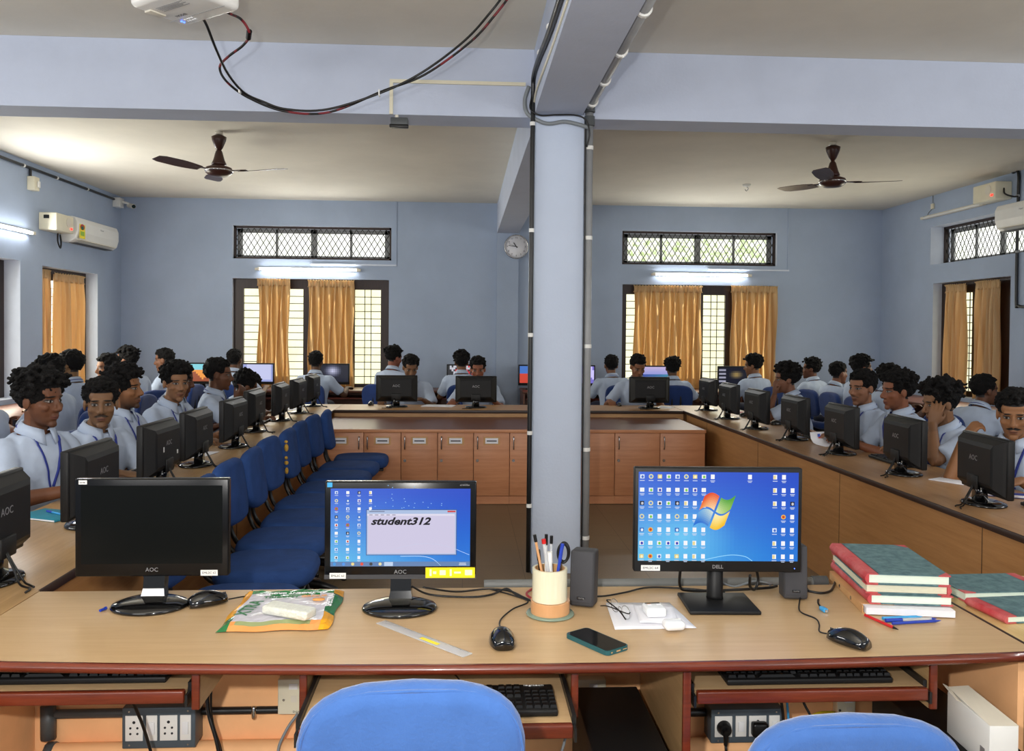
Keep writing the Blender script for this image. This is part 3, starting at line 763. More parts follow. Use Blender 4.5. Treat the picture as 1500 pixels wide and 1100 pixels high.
# ------------------------------------------------------------------ things on and under the instructor desk
EPS = .0008
def sticker(parent, text, x, z, w, h, y):
    b = B(); b.boxb(x - w / 2, x + w / 2, y - .0012, y, z - h / 2, z + h / 2); s = b.obj('sticker', 'white_plastic', parent)
    b = B(); b.text(text, h * .55, T(x, y - .0016, z) @ RX(90), width=w * .8); b.obj('lettering', 'charcoal', s)
def front_monitor(label, x, y, rz, w, h, z0, kind):
    t = thing('monitor', label, 'monitor', (x, y, DZ + EPS), rz, 'monitors on the instructor desk')
    zc, zt = z0 + h / 2, z0 + h; chin = .034 if kind == 'dell' else .038
    if kind == 'dell':
        b = B(); b.boxb(-.105, .105, -.085, .095, 0, .011, bev=.003); b.obj('stand_base', 'black_matte', t)
        b = B(); b.lathe([(0, .011), (.026, .011), (.0245, .02), (.0245, z0 + .08), (0, z0 + .08)], (0, .045, 0), 24); b.obj('stand_neck', 'black_matte', t)
    else:
        b = B(); b.lathe([(0, .0), (.110, .0), (.112, .005), (.106, .012), (.08, .020), (.045, .024), (0, .025)], seg=48, sy=.80); b.obj('stand_base', 'black_gloss', t)
        b = B(); b.loft([[V((sx * a, sy * .018 + o, z)) for sx, sy in ((-1, -1), (1, -1), (1, 1), (-1, 1))] for a, o, z in ((.036, .035, .015), (.031, .045, .045), (.031, .066, z0 + .05))], smooth=False); b.obj('stand_neck', 'black_gloss', t)
    b = B(); yb = .03
    b.box((0, yb, zc), (w, .03, h), bev=.004)
    b.obj('bezel', 'black_matte' if kind == 'dell' else 'bezel_black', t)
    b = B(); q = lambda a, yy, lo, hi: [V((-a, yy, lo)), V((a, yy, lo)), V((a, yy, hi)), V((-a, yy, hi))]
    b.loft([q(w / 2 - .01, yb + .012, z0 + .01, zt - .01), q(w / 2 - .06, yb + .045, z0 + .05, zt - .03), q(w / 2 - .07, yb + .05, z0 + .06, zt - .05)], smooth=False); b.obj('back_shell', 'black_matte', t)
    yf = yb - .0152; sw = w - (.024 if kind == 'dell' else .036); s0, s1 = z0 + chin, zt - (.013 if kind == 'dell' else .02)
    return t, yf, sw, s0, s1
# 1: dark AOC
t, yf, sw, s0, s1 = front_monitor('dark switched-off monitor on the left of the front desk', -.925, 2.535, 0, .448, .292, .085, 'aoc')
b = B(); b.boxb(-sw / 2, sw / 2, yf - .0008, yf, s0, s1); b.obj('screen', 'dark_screen', t)
b = B(); b.text('AOC', .017, T(0, yf - .001, .085 + .02) @ RX(90)); b.obj('lettering', 'silver_print', t)
sticker(t, 'EML2C 62', .168, .085 + .010, .05, .017, yf - .0005); sticker(t, 'a', -.2, .085 + .282, .024, .012, yf - .0005)
# 2: AOC with desktop
t, yf, sw, s0, s1 = front_monitor('lit monitor showing a blank note window that reads student312', -.185, 2.49, -1, .450, .290, .085, 'aoc')
def desk_px(b, x0, x1, z0, z1, y, fn, n=(40, 24)):
    for j in range(n[1]):
        for i in range(n[0]):
            u, v = (i + .5) / n[0], (j + .5) / n[1]; b.colour = fn(u, v)
            xa, xb = x0 + (x1 - x0) * i / n[0], x0 + (x1 - x0) * (i + 1) / n[0]; za, zb = z0 + (z1 - z0) * j / n[1], z0 + (z1 - z0) * (j + 1) / n[1]
            b.quad((xa, y, za), (xb, y, za), (xb, y, zb), (xa, y, zb))
def mixc(a, c, k): k = max(0, min(1, k)); return tuple(a[i] + (c[i] - a[i]) * k for i in range(3))
def win7(u, v):
    top = mixc((64, 104, 214), (34, 74, 196), u); low = mixc((104, 196, 240), (30, 120, 216), u * 1.1)
    return mixc(low, top, v * 1.1 - .05)
def rectc(b, x, z, w, h, y, col):
    b.colour = col; b.quad((x - w / 2, y, z - h / 2), (x + w / 2, y, z - h / 2), (x + w / 2, y, z + h / 2), (x - w / 2, y, z + h / 2))
def ellc(b, x, z, rx, rz, y, col, n=14):
    b.colour = col; b.add([(x + rx * math.cos(2 * PI * k / n), y, z + rz * math.sin(2 * PI * k / n)) for k in range(n)], [tuple(range(n))])
ICONS = [((225, 235, 250), (70, 110, 200)), ((235, 235, 240), (60, 60, 180)), ((240, 240, 240), (200, 30, 30)), ((230, 220, 160), (90, 140, 220)), ((240, 240, 244), (60, 60, 70)), ((250, 250, 250), (240, 240, 240)), ((230, 210, 130), (250, 240, 200)), ((220, 60, 50), (60, 160, 80)), ((60, 110, 190), (230, 240, 250)), ((240, 240, 245), (120, 200, 80)), ((30, 30, 40), (200, 200, 210)), ((240, 180, 60), (200, 60, 50))]
def icon(b, x, z, s, y, k, folder=False):
    a, c = ICONS[k % len(ICONS)]
    if folder: a, c = (250, 250, 252), (232, 214, 150)
    y2 = y - .0002
    if k % 4 == 3 and not folder: ellc(b, x, z, s * .5, s * .5, y, a); ellc(b, x, z, s * .28, s * .28, y2, c)
    elif folder:
        rectc(b, x, z, s * .8, s * .95, y, a); rectc(b, x - s * .12, z - s * .05, s * .5, s * .75, y2, c if k % 3 == 0 else (244, 244, 250))
    else:
        rectc(b, x, z, s * .9, s * .85, y, a); ellc(b, x + s * .05, z - s * .05, s * .26, s * .3, y2, c)
    rectc(b, x, z - s * .85, s * 1.0, s * .14, y, (214, 222, 240)); 
    if k % 3: rectc(b, x, z - s * 1.12, s * .7, s * .13, y, (200, 212, 236))
b = B(); desk_px(b, -sw / 2, sw / 2, s0, s1, yf - .0006, win7)
rq = random.Random(5)
for k in range(26): rectc(b, rq.gauss(-.0, .06), s1 - .045 + rq.gauss(0, .022), .003, .002, yf - .0008, (150, 196, 240))
y = yf - .0010
for c in range(4):
    for r_ in range(9 if c < 3 else 3): icon(b, -sw / 2 + .017 + c * .0335, s1 - .012 - r_ * .0242, .010, y, c * 5 + r_ * 3 + r_ // 2, c == 3 or (c == 2 and r_ > 5))
sc = b.obj('screen', 'screen_pixels', t, fix=False)
b = B(); rectc(b, 0, s0 + .007, sw, .014, y, (96, 130, 178))
for k, cc in enumerate(((70, 150, 220), (80, 150, 230), (236, 214, 140), (230, 80, 60), (60, 60, 60), (230, 220, 170))): ellc(b, -sw / 2 + .012 + k * .027, s0 + .007, .0048, .0048, y - .0002, cc)
rectc(b, -sw / 2 + .172, s0 + .007, .026, .012, y - .0002, (190, 210, 235)); rectc(b, sw / 2 - .022, s0 + .009, .02, .002, y - .0002, (225, 230, 240)); rectc(b, sw / 2 - .022, s0 + .0045, .022, .002, y - .0002, (225, 230, 240))
b.obj('taskbar', 'screen_pixels', sc, fix=False)
b = B(); wx, wz, ww, wh = .0325, s0 + .1015, .265, .133
rectc(b, wx, wz, ww + .004, wh + .004, y, (64, 92, 150)); rectc(b, wx, wz, ww, wh, y - .0002, (170, 190, 224)); rectc(b, wx, wz - .005, ww - .006, wh - .016, y - .0003, (206, 200, 226))
rectc(b, wx - .002, wz + wh / 2 - .014, ww - .006, .006, y - .0004, (222, 218, 236)); rectc(b, wx + ww / 2 - .014, wz + wh / 2 - .004, .024, .005, y - .0004, (206, 70, 70)); rectc(b, wx - ww / 2 + .03, wz + wh / 2 - .004, .045, .003, y - .0004, (120, 130, 160))
for k in range(5): rectc(b, wx - ww / 2 + .012 + k * .017, wz + wh / 2 - .0142, .010, .002, y - .0005, (120, 116, 140))
nw = b.obj('note_window', 'screen_pixels', sc, fix=False)
b = B(); b.colour = (14, 12, 24); b.text('student312', .030, T(wx - ww / 2 + .012, y - .0008, wz + wh / 2 - .034) @ RX(90), shear=.32, bold=.0011, align='LEFT', width=.178, depth=.00005); b.obj('lettering', 'screen_pixels', nw, fix=False)
b = B(); b.tube([(-.03, y + .0002, s0 + .05), (.05, y + .0002, s0 + .066), (.13, y + .0002, s0 + .062), (.205, y + .0002, s0 + .034)], .0006, 4, 6); b.tube([(.0, y + .0002, s0 + .03), (.06, y + .0002, s0 + .03), (.095, y + .0002, s0 + .022), (.12, y + .0002, s0 + .002)], .0007, 4, 6); b.colour = (190, 220, 248); b.c = [(190, 220, 248)] * len(b.c); b.obj('wallpaper_arc', 'screen_pixels', sc, fix=False)
b = B(); b.text('AOC', .017, T(.0, yf - .001, .085 + .021) @ RX(90)); b.obj('lettering', 'silver_print', t)
b = B(); b.text('e1660Sw', .008, T(.19, yf - .001, s1 + .011) @ RX(90)); b.obj('model_lettering', 'silver_print', t)
sticker(t, 'EML2C 63', -.185, .085 + .010, .048, .017, yf - .0005)
b = B(); b.boxb(-.217, -.202, yf - .0012, yf, s1 + .004, s1 + .018); b.obj('square_sticker', 'light_blue_plastic', t, 'small pale blue square sticker')
b = B(); b.boxb(-.225, .225, yf - .001, yf + .004, .085, .098); b.obj('chin_strip', 'charcoal', t)
b = B(); b.boxb(.075, .222, yf - .0015, yf, .088, .119); yl = b.obj('energy_label', 'yellow_label', t, 'yellow instruction label')
b = B(); yy = yf - .002
for x_, w_, h_ in ((.09, .006, .02), (.102, .01, .008), (.126, .018, .015), (.15, .006, .02), (.17, .02, .006), (.203, .022, .016)): rectc(b, x_, .104, w_, h_, yy, (252, 250, 200))
b.obj('label_pictures', 'printed', yl, fix=False)
# 3: wide monitor
t, yf, sw, s0, s1 = front_monitor('wide lit monitor with a colourful four pane logo on blue desktop', .775, 2.49, -2.5, .512, .318, .098, 'dell')
b = B(); desk_px(b, -sw / 2, sw / 2, s0, s1, yf - .0006, lambda u, v: mixc(win7(u, v), (120, 214, 250), max(0, .75 - 2.2 * math.hypot(u - .28, (v - .28) * .8)))); y = yf - .0010; W, Hh = sw, s1 - s0
for c in range(8):
    for r_ in range(7): icon(b, -W / 2 + .011 + c * .0268, s1 - .014 - r_ * .0405, .0145, y, c * 3 + r_ * 5 + (c * r_) % 4, (c > 4 and r_ > 1) or (c in (2, 3) and r_ in (3, 4)))
icon(b, -W / 2 + .011 + 8 * .0268, s1 - .014, .0145, y, 1, True); icon(b, .095, s1 - .014, .0145, y, 1, True)
for c in range(3):
    for r_ in range(7):
        if (c, r_) in ((2, 0), (0, 3)): continue
        icon(b, .172 + c * .0268, s1 - .014 - r_ * .0405, .0145, y, c * 2 + r_ * 3, (c + r_) % 5 != 4)
sc = b.obj('screen', 'screen_pixels', t, fix=False)
b = B(); y = yf - .0013
def flag(u0, u1, v0, v1, col, col2):
    n = 8
    for i in range(n):
        for j in range(n):
            P = []
            for (a, c) in ((i, j), (i + 1, j), (i + 1, j + 1), (i, j + 1)):
                u = u0 + (u1 - u0) * a / n; v = v0 + (v1 - v0) * c / n
                P.append((-.012 + (u - .5) * .096 + (v - .5) * .034, y, s0 + .152 + (v - .5) * .092 + .011 * math.sin((u * 1.05) * 2 * PI)))
            k = math.hypot((i + .5) / n * (u1 - u0) + u0 - .5, (j + .5) / n * (v1 - v0) + v0 - .5) * 1.5
            b.colour = mixc((255, 246, 214), mixc(col, col2, j / n), k + .15); b.add(P, [(0, 1, 2, 3)])
flag(0, .475, .53, 1, (240, 120, 40), (226, 70, 40)); flag(.53, 1, .53, 1, (120, 180, 60), (80, 160, 60)); flag(0, .475, 0, .47, (40, 110, 210), (80, 160, 230)); flag(.53, 1, 0, .47, (246, 190, 40), (250, 214, 90))
b.obj('wallpaper_logo', 'screen_pixels', sc, fix=False)
b = B(); b.tube([(-.05, y, s0 + .002), (.03, y, s0 + .018), (.08, y, s0 + .015), (.105, y, s0 + .001)], .001, 4, 6); b.c = [(150, 214, 250)] * len(b.c); b.obj('wallpaper_arc', 'screen_pixels', sc, fix=False)
b = B(); b.text('DELL', .015, T(.0, yf - .001, .098 + .016) @ RX(90), bold=.0003); b.obj('lettering', 'silver_print', t)
sticker(t, 'EML2C 64', -.205, .098 + .012, .058, .017, yf - .0005)
b = B(); b.ell((.235, yf - .001, .098 + .012), (.0015, .001, .0015), 8, 6); b.obj('power_light', 'led_blue', t)

# mice
def mouse(label, x, y, rz, cab, parent_desk=True, group=None, z=DZ, matn='black_gloss', mini=False, ws=1.0):
    t = thing('computer_mouse', label, 'mouse', (x, y, z + EPS), rz, group)
    b = B(); rings = []
    for k in range(11):
        u = k / 10; yy = -.055 + .11 * u; wx = .034 * ws * (math.sin(PI * (.12 + .80 * u)) ** .55) * (1 - .12 * math.sin(PI * u)); hz = .036 * (math.sin(PI * (.10 + .78 * u)) ** .8) * (1 - .35 * u) + .008
        rings.append([V((wx * math.cos(2 * PI * i / 20), yy, max(.001, .006 + (hz if math.sin(2 * PI * i / 20) > 0 else .005) * math.sin(2 * PI * i / 20)))) for i in range(20)])
    b.loft(rings); b.obj('shell', matn, t)
    if not mini:
        b = B(); b.cyl((-.004, .034, .024), (.004, .034, .024), .009, seg=14); b.obj('scroll_wheel', 'charcoal', t)
        b = B(); b.boxb(-.0006, .0006, .012, .054, .016, .0305); b.obj('button_gap', 'charcoal', t)
    if cab:
        Mi = (T(x, y, z + EPS) @ RZ(rz)).inverted(); b = B(); b.tube([Mi @ V(p) for p in cab], .0022, 6, 6); b.obj('cable', 'black_cable', t)
    return t
mouse('black mouse lying left of the paper packet', -.76, 2.545, -58, [(-.703, 2.56, .762), (-.67, 2.60, .757), (-.64, 2.615, .755), (-.66, 2.67, .754)])
mouse('black mouse in the middle of the front desk by the ruler', .106, 2.205, 3, [(.108, 2.262, .762), (.105, 2.31, .756), (.11, 2.38, .754), (.15, 2.47, .754), (.20, 2.535, .754), (.155, 2.60, .754), (.09, 2.66, .754)], ws=1.18)
mouse('black mouse at the right of the front desk', 1.028, 2.168, 34, [(.996, 2.214, .762), (.985, 2.25, .756), (1.01, 2.31, .754), (1.02, 2.36, .754), (1.00, 2.42, .754), (1.03, 2.50, .757), (1.06, 2.555, .762), (1.10, 2.60, .758), (1.115, 2.66, .757)])

# paper packet
t = thing('paper_packet', 'crumpled green, orange and silver paper wrapper pack on the desk', 'packet', (-.517, 2.478, DZ + EPS), 3)
N = 22
def pk_h(u, v):
    e = min(u, 1 - u, v, 1 - v); base = .019 * min(1, e / .09) ** .6
    return max(.002, base + .004 * noise.noise(V((u * 7, v * 7, 1.3))) + .002 * noise.noise(V((u * 19, v * 19, 4))))
def pk_c(u, v):
    if u < .10: return (236, 166, 30) if v > .22 else (36, 110, 62)
    if u > .90: return (236, 166, 30) if (v > .83 or v < .32) else (36, 116, 66)
    if v > .90: return (206, 206, 216)
    if v > .76 + .05 * math.sin(u * 9): return (30, 120, 64)
    if v < .09: return (226, 150, 84) if (u < .12 or u > .8 or v < .045) else (146, 156, 108)
    return (198, 196, 206)
b = B()
wv = lambda u, v: (-.15 + .30 * u + .018 * (v - .5) + .004 * math.sin(v * 11), -.165 + .33 * v + .004 * math.sin(u * 13))
for i in range(N):
    for j in range(N):
        b.colour = pk_c((i + .5) / N, (j + .5) / N); P = []
        for a, c in ((i, j), (i + 1, j), (i + 1, j + 1), (i, j + 1)):
            x_, y_ = wv(a / N, c / N); P.append((x_, y_, pk_h(a / N, c / N)))
        b.add(P, [(0, 1, 2, 3)])
pk = b.obj('wrapper', 'printed', t, fix=False); md = pk.modifiers.new('s', 'SOLIDIFY'); md.thickness = .001; md.offset = 1
for s_, x_, y_, w_, rot, col, sz in (('TRIDENT', -.020, .062, .105, 0, 'ink_green', .026), ('GROUP', .075, .064, .075, 0, 'ink_orange', .026), ('XTRA', -.095, -.03, .13, 78, 'ink_green', .055), ('SPECTRA', .127, .02, .105, 90, 'white_paper', .026), ('TRIDENT GROUP', .0, .098, .15, 180, 'white_paper', .018)):
    b = B(); b.text(s_, sz, T(x_, y_, .0235) @ RZ(rot), width=w_, bold=.0006); b.obj('lettering', col, t)
b = B(); b.lathe([(0, .0205), (.018, .0205), (.018, .024), (0, .024)], (.092, .035, 0), 18, sy=.6); b.obj('orange_seal', 'ink_orange', t)
b = B(); b.box((0, 0, .013), (.15, .055, .026), bev=.008, seg=5)
for i, v in enumerate(b.v): b.v[i] = v + V((.003 * noise.noise(v * 45 + V((3, 0, 0))), .003 * noise.noise(v * 50 + V((0, 5, 0))), .004 * noise.noise(v * 60) * (1 if v.z > .006 else 0)))
wb = b.obj('wrapped_block', 'crinkled_wrap'); put(wb, (-.485, 2.375, DZ + .0245), -26); tag(wb, 'pale block in crinkled wrapping lying on the paper packet', 'packet')

b = B(); b.cyl((-.012, 0, .004), (.012, 0, .004), .004, seg=10); b.boxb(.006, .012, -.002, .002, .0, .009); o = b.obj('usb_dongle', 'blue_plastic'); put(o, (-1.046, 2.50, DZ + EPS), 70); tag(o, 'small blue dongle lying alone left of the dark monitor', 'dongle')
t = thing('ruler', 'transparent plastic ruler lying diagonally on the desk', 'ruler', (-.107, 2.25, DZ + EPS), -46)
b = B(); b.boxb(-.176, .176, -.017, .017, 0, .0025, bev=.0008); rl = b.obj('ruler_blade', 'clear_plastic', t)
b = B(); b.boxb(.0, .07, -.010, .002, .0026, .003); b.obj('yellow_print', 'yellow_label', t)
b = B()
for k in range(61): b.boxb(-.165 + .0055 * k, -.1644 + .0055 * k, .017 - (.008 if k % 5 == 0 else .005), .0165, .0026, .0029)
b.obj('scale_marks', 'ink', t)

# pen stand built of tape rolls on a glass coaster
cx, cy = .257, 2.432
b = B(); b.lathe([(0, 0), (.068, 0), (.071, .003), (.068, .006), (0, .006)], seg=40); o = b.obj('coaster', 'glass_disc'); put(o, (cx, cy, DZ + EPS)); tag(o, 'round glass coaster under the tape rolls', 'coaster')
def ring(r0, r1, z0, z1, seg=40):
    b = B(); b.loft([[V((r * math.cos(2 * PI * k / seg), r * math.sin(2 * PI * k / seg), z)) for k in range(seg)] for r, z in ((r1, z0), (r1, z1), (r0, z1), (r0, z0))], smooth=False, loop=True, caps=False); return b
t = thing('tape_roll', 'low roll of brown packing tape used as pen stand foot', 'tape', (cx, cy, DZ + .0075)); ring(.042, .057, 0, .036).obj('tape', 'tape_brown', t); ring(.039, .0418, 0, .036).obj('core', 'brown_paper', t)
t = thing('tape_roll', 'tall cream roll of clear tape holding the pens', 'tape', (cx - .002, cy, DZ + .0445)); ring(.0445, .051, 0, .092).obj('tape', 'tape_cream', t); ring(.042, .0443, 0, .092).obj('core', 'brown_paper', t)
def pen(label, p0, p1, r, body, tip=None, cap=None, name='pen', tipl=.018, capl=.05):
    p0, p1 = V(p0), V(p1); d = (p1 - p0).normalized(); L = (p1 - p0).length
    t = thing(name, label, 'pen' if name != 'pencil' else 'pencil', tuple(p0))
    loc = lambda s: d * s
    b = B(); b.cyl(loc(0), loc(L - tipl), r, seg=10); b.obj('barrel', body, t)
    b = B(); b.cyl(loc(L - tipl), loc(L), r * .9, r * .2, seg=10); b.obj('tip', tip or 'steel', t)
    if cap: b = B(); b.cyl(loc(-.001), loc(capl), r * 1.22, seg=10); b.boxb(r * .9, r * 1.6, -.002, .002, 0, .03, M=T() if d.z < -.9 else None) if False else None; b.obj('pen_cap', cap, t)
    return t
zc0 = DZ + .01
P_ = lambda a, r: (cx + r * math.cos(R(a)), cy + r * math.sin(R(a)))
def cup_pen(label, ax, ay, tx, tz, **k):
    bx, by = cx + ax, cy + ay; pen(label, (cx + tx, cy + ay * .8, tz), (bx, by, zc0 + .005), k.pop('r', .004), **k)
cup_pen('black and copper pencil leaning left in the tape pen stand', -.004, -.022, -.049, 0.987, body='tape_brown', tip='black_plastic', cap='black_plastic', capl=.02)
cup_pen('clear pen with red cap end in the tape pen stand', .008, -.012, -.022, 0.972, body='clear_plastic', cap='red_paint', capl=.012, r=.0055)
cup_pen('black capped pen standing second behind the red one in the pen stand', -.012, .018, -.012, 0.980, body='white_plastic', cap='black_plastic', capl=.03)
cup_pen('black pen with rounded cap beside the blue pen in the pen stand', .0, .012, .003, 0.977, body='clear_plastic', cap='black_plastic', capl=.022)
cup_pen('blue pen with pale tip standing upright in the pen stand', .0, -.028, .032, 0.962, body='blue_plastic', cap='blue_plastic', capl=.05, r=.0045)
cup_pen('silver pen with purple band at the right of the pen stand', .010, .01, .034, 0.942, body='steel', cap='steel', capl=.02)
cup_pen('short dark pen at the left rim of the pen stand', -.018, .008, -.036, 0.937, body='black_plastic', cap='black_gloss', capl=.03, r=.005)
cup_pen('thick white marker in the middle of the pen stand', .006, .001, -.004, 0.932, body='white_plastic', cap='white_plastic', capl=.03, r=.0075)
t = thing('scissors', 'scissors with black handles standing in the tape pen stand', 'scissors', (cx + .028, cy + .018, zc0 + .066))
b = B()
for s in (-1, 1): b.tube([(.022 * math.cos(a) * .7 + .012 + s * .002, s * .006, .10 + .028 * math.sin(a)) for a in [2 * PI * k / 14 for k in range(14)]], .004, 8, 2, closed=True)
b.obj('handles', 'black_plastic', t); b = B(); b.boxb(-.003, .009, -.002, .002, -.04, .075); b.obj('blades', 'steel', t)

# speakers
def speaker(label, x, y, rz):
    t = thing('speaker', label, 'speaker', (x, y, DZ + EPS), rz, 'small grey desk speakers')
    Ml = Matrix.Shear('XY', 4, (0, .10))
    b = B(); b.box((0, 0, .083), (.074, .072, .165), bev=.008, seg=3); b.obj('cabinet', 'charcoal', t).rotation_euler = (R(-5), 0, 0)
    b = B(); b.box((0, -.0375, .088), (.066, .004, .148), bev=.0015); g = b.obj('grille', 'grille_cloth', t); g.rotation_euler = (R(-5), 0, 0)
    b = B(); b.boxb(-.012, .012, -.0412, -.0394, .022, .030, bev=.0005); p = b.obj('badge', 'black_gloss', t); p.rotation_euler = (R(-5), 0, 0)
    b = B(); b.text('CREATIVE', .006, T(0, -.0415, .026) @ RX(90), width=.019); b.obj('lettering', 'silver_print', p)
    return t
speaker('grey speaker standing beside the tape pen stand', .367, 2.515, -20)
speaker('grey speaker half behind the right edge of the wide monitor', 1.036, 2.565, -8)

# phone
t = thing('smartphone', 'black smartphone in a dark green case', 'phone', (.357, 2.198, DZ + EPS), -55.8 + 90)
b = B(); b.prism(b.rrect(.080, .164, .012), 0, .0115); o = b.obj('case', 'teal_case', t); md = o.modifiers.new('b', 'BEVEL'); md.width = .002; md.segments = 2
b = B(); b.prism(b.rrect(.074, .157, .010), .0116, .0122); b.obj('screen', 'black_gloss', t)
b = B(); b.boxb(-.007, .007, -.0824, -.0818, .004, .0075); b.boxb(-.026, -.021, -.0824, -.0818, .004, .0075); b.boxb(.016, .03, -.0824, -.0818, .0048, .0065); b.obj('ports', 'brown_paper', t)

# papers, spectacles, adapter, case
def sheet(label, pts, z, m='white_paper', name='paper_sheet', bend=.002):
    c = V((sum(p[0] for p in pts) / len(pts), sum(p[1] for p in pts) / len(pts), z)); b = B(); n = 8
    A_, B_, C_, D_ = [V((p[0], p[1], 0)) for p in pts]
    rows = [[(A_ + (B_ - A_) * (i / n)) * (1 - j / n) + (D_ + (C_ - D_) * (i / n)) * (j / n) + V((-c.x, -c.y, .0004 + bend * (.5 + .5 * noise.noise(V((i * .5, j * .5, z * 50)))))) for i in range(n + 1)] for j in range(n + 1)]
    b.loft(rows, closed=False, caps=False); o = b.obj(name, m, fix=False); o.location = c; md = o.modifiers.new('s', 'SOLIDIFY'); md.thickness = .0006; md.offset = 1
    return tag(o, label, 'paper')
sheet('white sheet of paper under the spectacles on the front desk', [(.424, 2.296), (.655, 2.300), (.632, 2.52), (.437, 2.526)], DZ)
sheet('small folded white paper slip under the white plug adapter', [(.502, 2.335), (.612, 2.325), (.63, 2.475), (.515, 2.50)], DZ + .004, bend=.004)
t = thing('spectacles', 'black framed spectacles folded on the white paper', 'spectacles', (.458, 2.40, DZ + .0045), 0)
Ms = RZ(-72)
b = B()
for s in (-1, 1):
    c = V((s * .033, 0, .020)); b.tube([Ms @ (c + V((.024 * math.cos(a), 0, .018 * math.sin(a)))) for a in [2 * PI * k / 18 for k in range(18)]], .0011, 6, 2, closed=True)
b.tube([Ms @ V(p) for p in ((-.009, 0, .024), (0, -.003, .027), (.009, 0, .024))], .0012, 6, 3); b.obj('frame', 'steel', t)
b = B()
for s in (-1, 1): b.add([Ms @ (V((s * .033, 0, .020)) + V((.023 * math.cos(a), 0, .017 * math.sin(a)))) for a in [2 * PI * k / 18 for k in range(18)]], [tuple(range(18))])
b.obj('lens', 'lens_glass', t)
for s in (-1, 1):
    b = B(); b.tube([Ms @ V(p) for p in ((s * .058, 0, .028), (s * .060, -.012, .027), (s * -.02, -.016 - .006 * (s + 1), .024), (s * -.065, -.018 - .006 * (s + 1), .012))], .0022, 6, 5, flat=.7); b.obj('temple', 'black_gloss', t)
t = thing('plug_adapter', 'white plug adapter with a black slot on the paper slip', 'adapter', (.556, 2.395, DZ + .0092), 4)
b = B(); b.box((0, 0, .013), (.058, .062, .026), bev=.007, seg=3); b.obj('shell', 'pot_white', t)
b = B(); b.boxb(-.022, .022, .016, .024, .0262, .0268); b.obj('slot', 'black_gloss', t); b = B(); b.boxb(-.018, -.007, .0, .010, .0262, .0268); b.boxb(.009, .018, .0, .010, .0262, .0268); b.obj('sticker', 'white_paper', t); b = B(); b.boxb(-.018, -.007, .011, .014, .0262, .0268); b.obj('orange_mark', 'ink_orange', t)
b = B(); b.box((0, 0, .0125), (.058, .044, .025), bev=.011, seg=4); o = b.obj('earbud_case', 'pot_white'); put(o, (.585, 2.283, DZ + .006), 5); tag(o, 'small rounded white earbud case beside the paper', 'case')

# ledgers
def book(label, x, y, z, rz, w, l, th, spine=-1, pages='page_edges'):
    "bound register; spine at local -x when spine = -1"
    t = thing('ledger', label, 'book', (x, y, z), rz, 'green and red bound ledgers')
    s = spine
    def bb(x0, x1, *r): return (min(x0 * s * -1, x1 * s * -1), max(x0 * s * -1, x1 * s * -1)) + r
    for nm, z0, z1 in (('lower_cover', 0, .003), ('upper_cover', th - .003, th)):
        b = B(); b.boxb(*bb(-w / 2 + .03, w / 2, -l / 2, l / 2, z0, z1)); c = b.obj(nm, 'book_green', t)
        for sy in (-1, 1): b = B(); b.prism([(s * -1 * (w / 2 - .035), sy * l / 2 * 1.002), (s * -1 * w / 2 * 1.003, sy * l / 2 * 1.002), (s * -1 * w / 2 * 1.003, sy * (l / 2 - .035))], z0 - .0003, z1 + .0003); b.obj('corner_tip', 'book_red', c)
    b = B(); x0 = -w / 2; n = 8
    rings = []
    for yy in (-l / 2, l / 2):
        out = [V((x0 + .032, yy, 0)), V((x0, yy, 0))] + [V((x0 - .008 * math.sin(PI * k / n), yy, th * k / n)) for k in range(1, n)] + [V((x0, yy, th)), V((x0 + .032, yy, th)), V((x0 + .032, yy, th - .003)), V((x0 + .004, yy, th - .003)), V((x0 + .004, yy, .003)), V((x0 + .032, yy, .003))]
        rings.append([V((-s * p.x, p.y, p.z)) for p in out])
    b.loft(rings, smooth=False); b.obj('spine', 'book_red', t)
    b = B(); b.boxb(*bb(-w / 2 + .005, w / 2 - .004, -l / 2 + .004, l / 2 - .004, .0035, th - .0035)); b.obj('page_block', pages, t)
    return t
b_z = DZ + EPS
t = thing('paper_file', 'brown card file full of white papers under the ledgers', 'file', (1.335, 2.555, b_z), -9)
b = B(); b.boxb(-.125, .125, -.17, .18, 0, .002); b.boxb(-.128, -.125, -.17, .18, 0, .024); b.boxb(-.125, -.03, -.15, .19, .0221, .024); b.obj('card_cover', 'brown_paper', t)
b = B(); b.boxb(-.12, .13, -.182, .172, .0025, .0215); b.obj('paper_stack', 'white_paper', t)
for yy in (-.06, .06): b = B(); b.cyl((-.1285, yy, .012), (-.130, yy, .012), .006, seg=12); b.obj('eyelet', 'steel', t)
bz = b_z + .025
book('green ledger at the bottom of the stack, red spine facing left', 1.352, 2.580, bz, -7.5, .238, .36, .029)
book('green ledger in the middle of the stack with cream page edges facing left', 1.346, 2.586, bz + .0295, -8.5, .238, .355, .028, spine=1, pages='cream_pages')
book('green ledger on top of the stack with a worn red spine', 1.348, 2.585, bz + .058, -8.0, .238, .36, .031)
book('thin ledger lying flat in front on the return desk beyond the stack', 1.68, 2.402, b_z, 5, .26, .17, .022)
book('ledger lying behind on the return desk beyond the stack', 1.70, 2.60, b_z, 2, .30, .19, .030, spine=1)
pen('red pencil with black tip before the ledger stack', (1.178, 2.382, DZ + .005), (1.215, 2.262, DZ + .0045), .0042, 'red_paint', 'black_plastic', name='pencil')
pen('light blue pen nearest the paper file', (1.215, 2.352, DZ + .0055), (1.34, 2.362, DZ + .005), .0045, 'light_blue_plastic', 'light_blue_plastic')
pen('clear pen with dark blue cap lying before the paper file', (1.215, 2.332, DZ + .006), (1.372, 2.343, DZ + .006), .0045, 'clear_plastic', 'blue_plastic', 'blue_plastic')
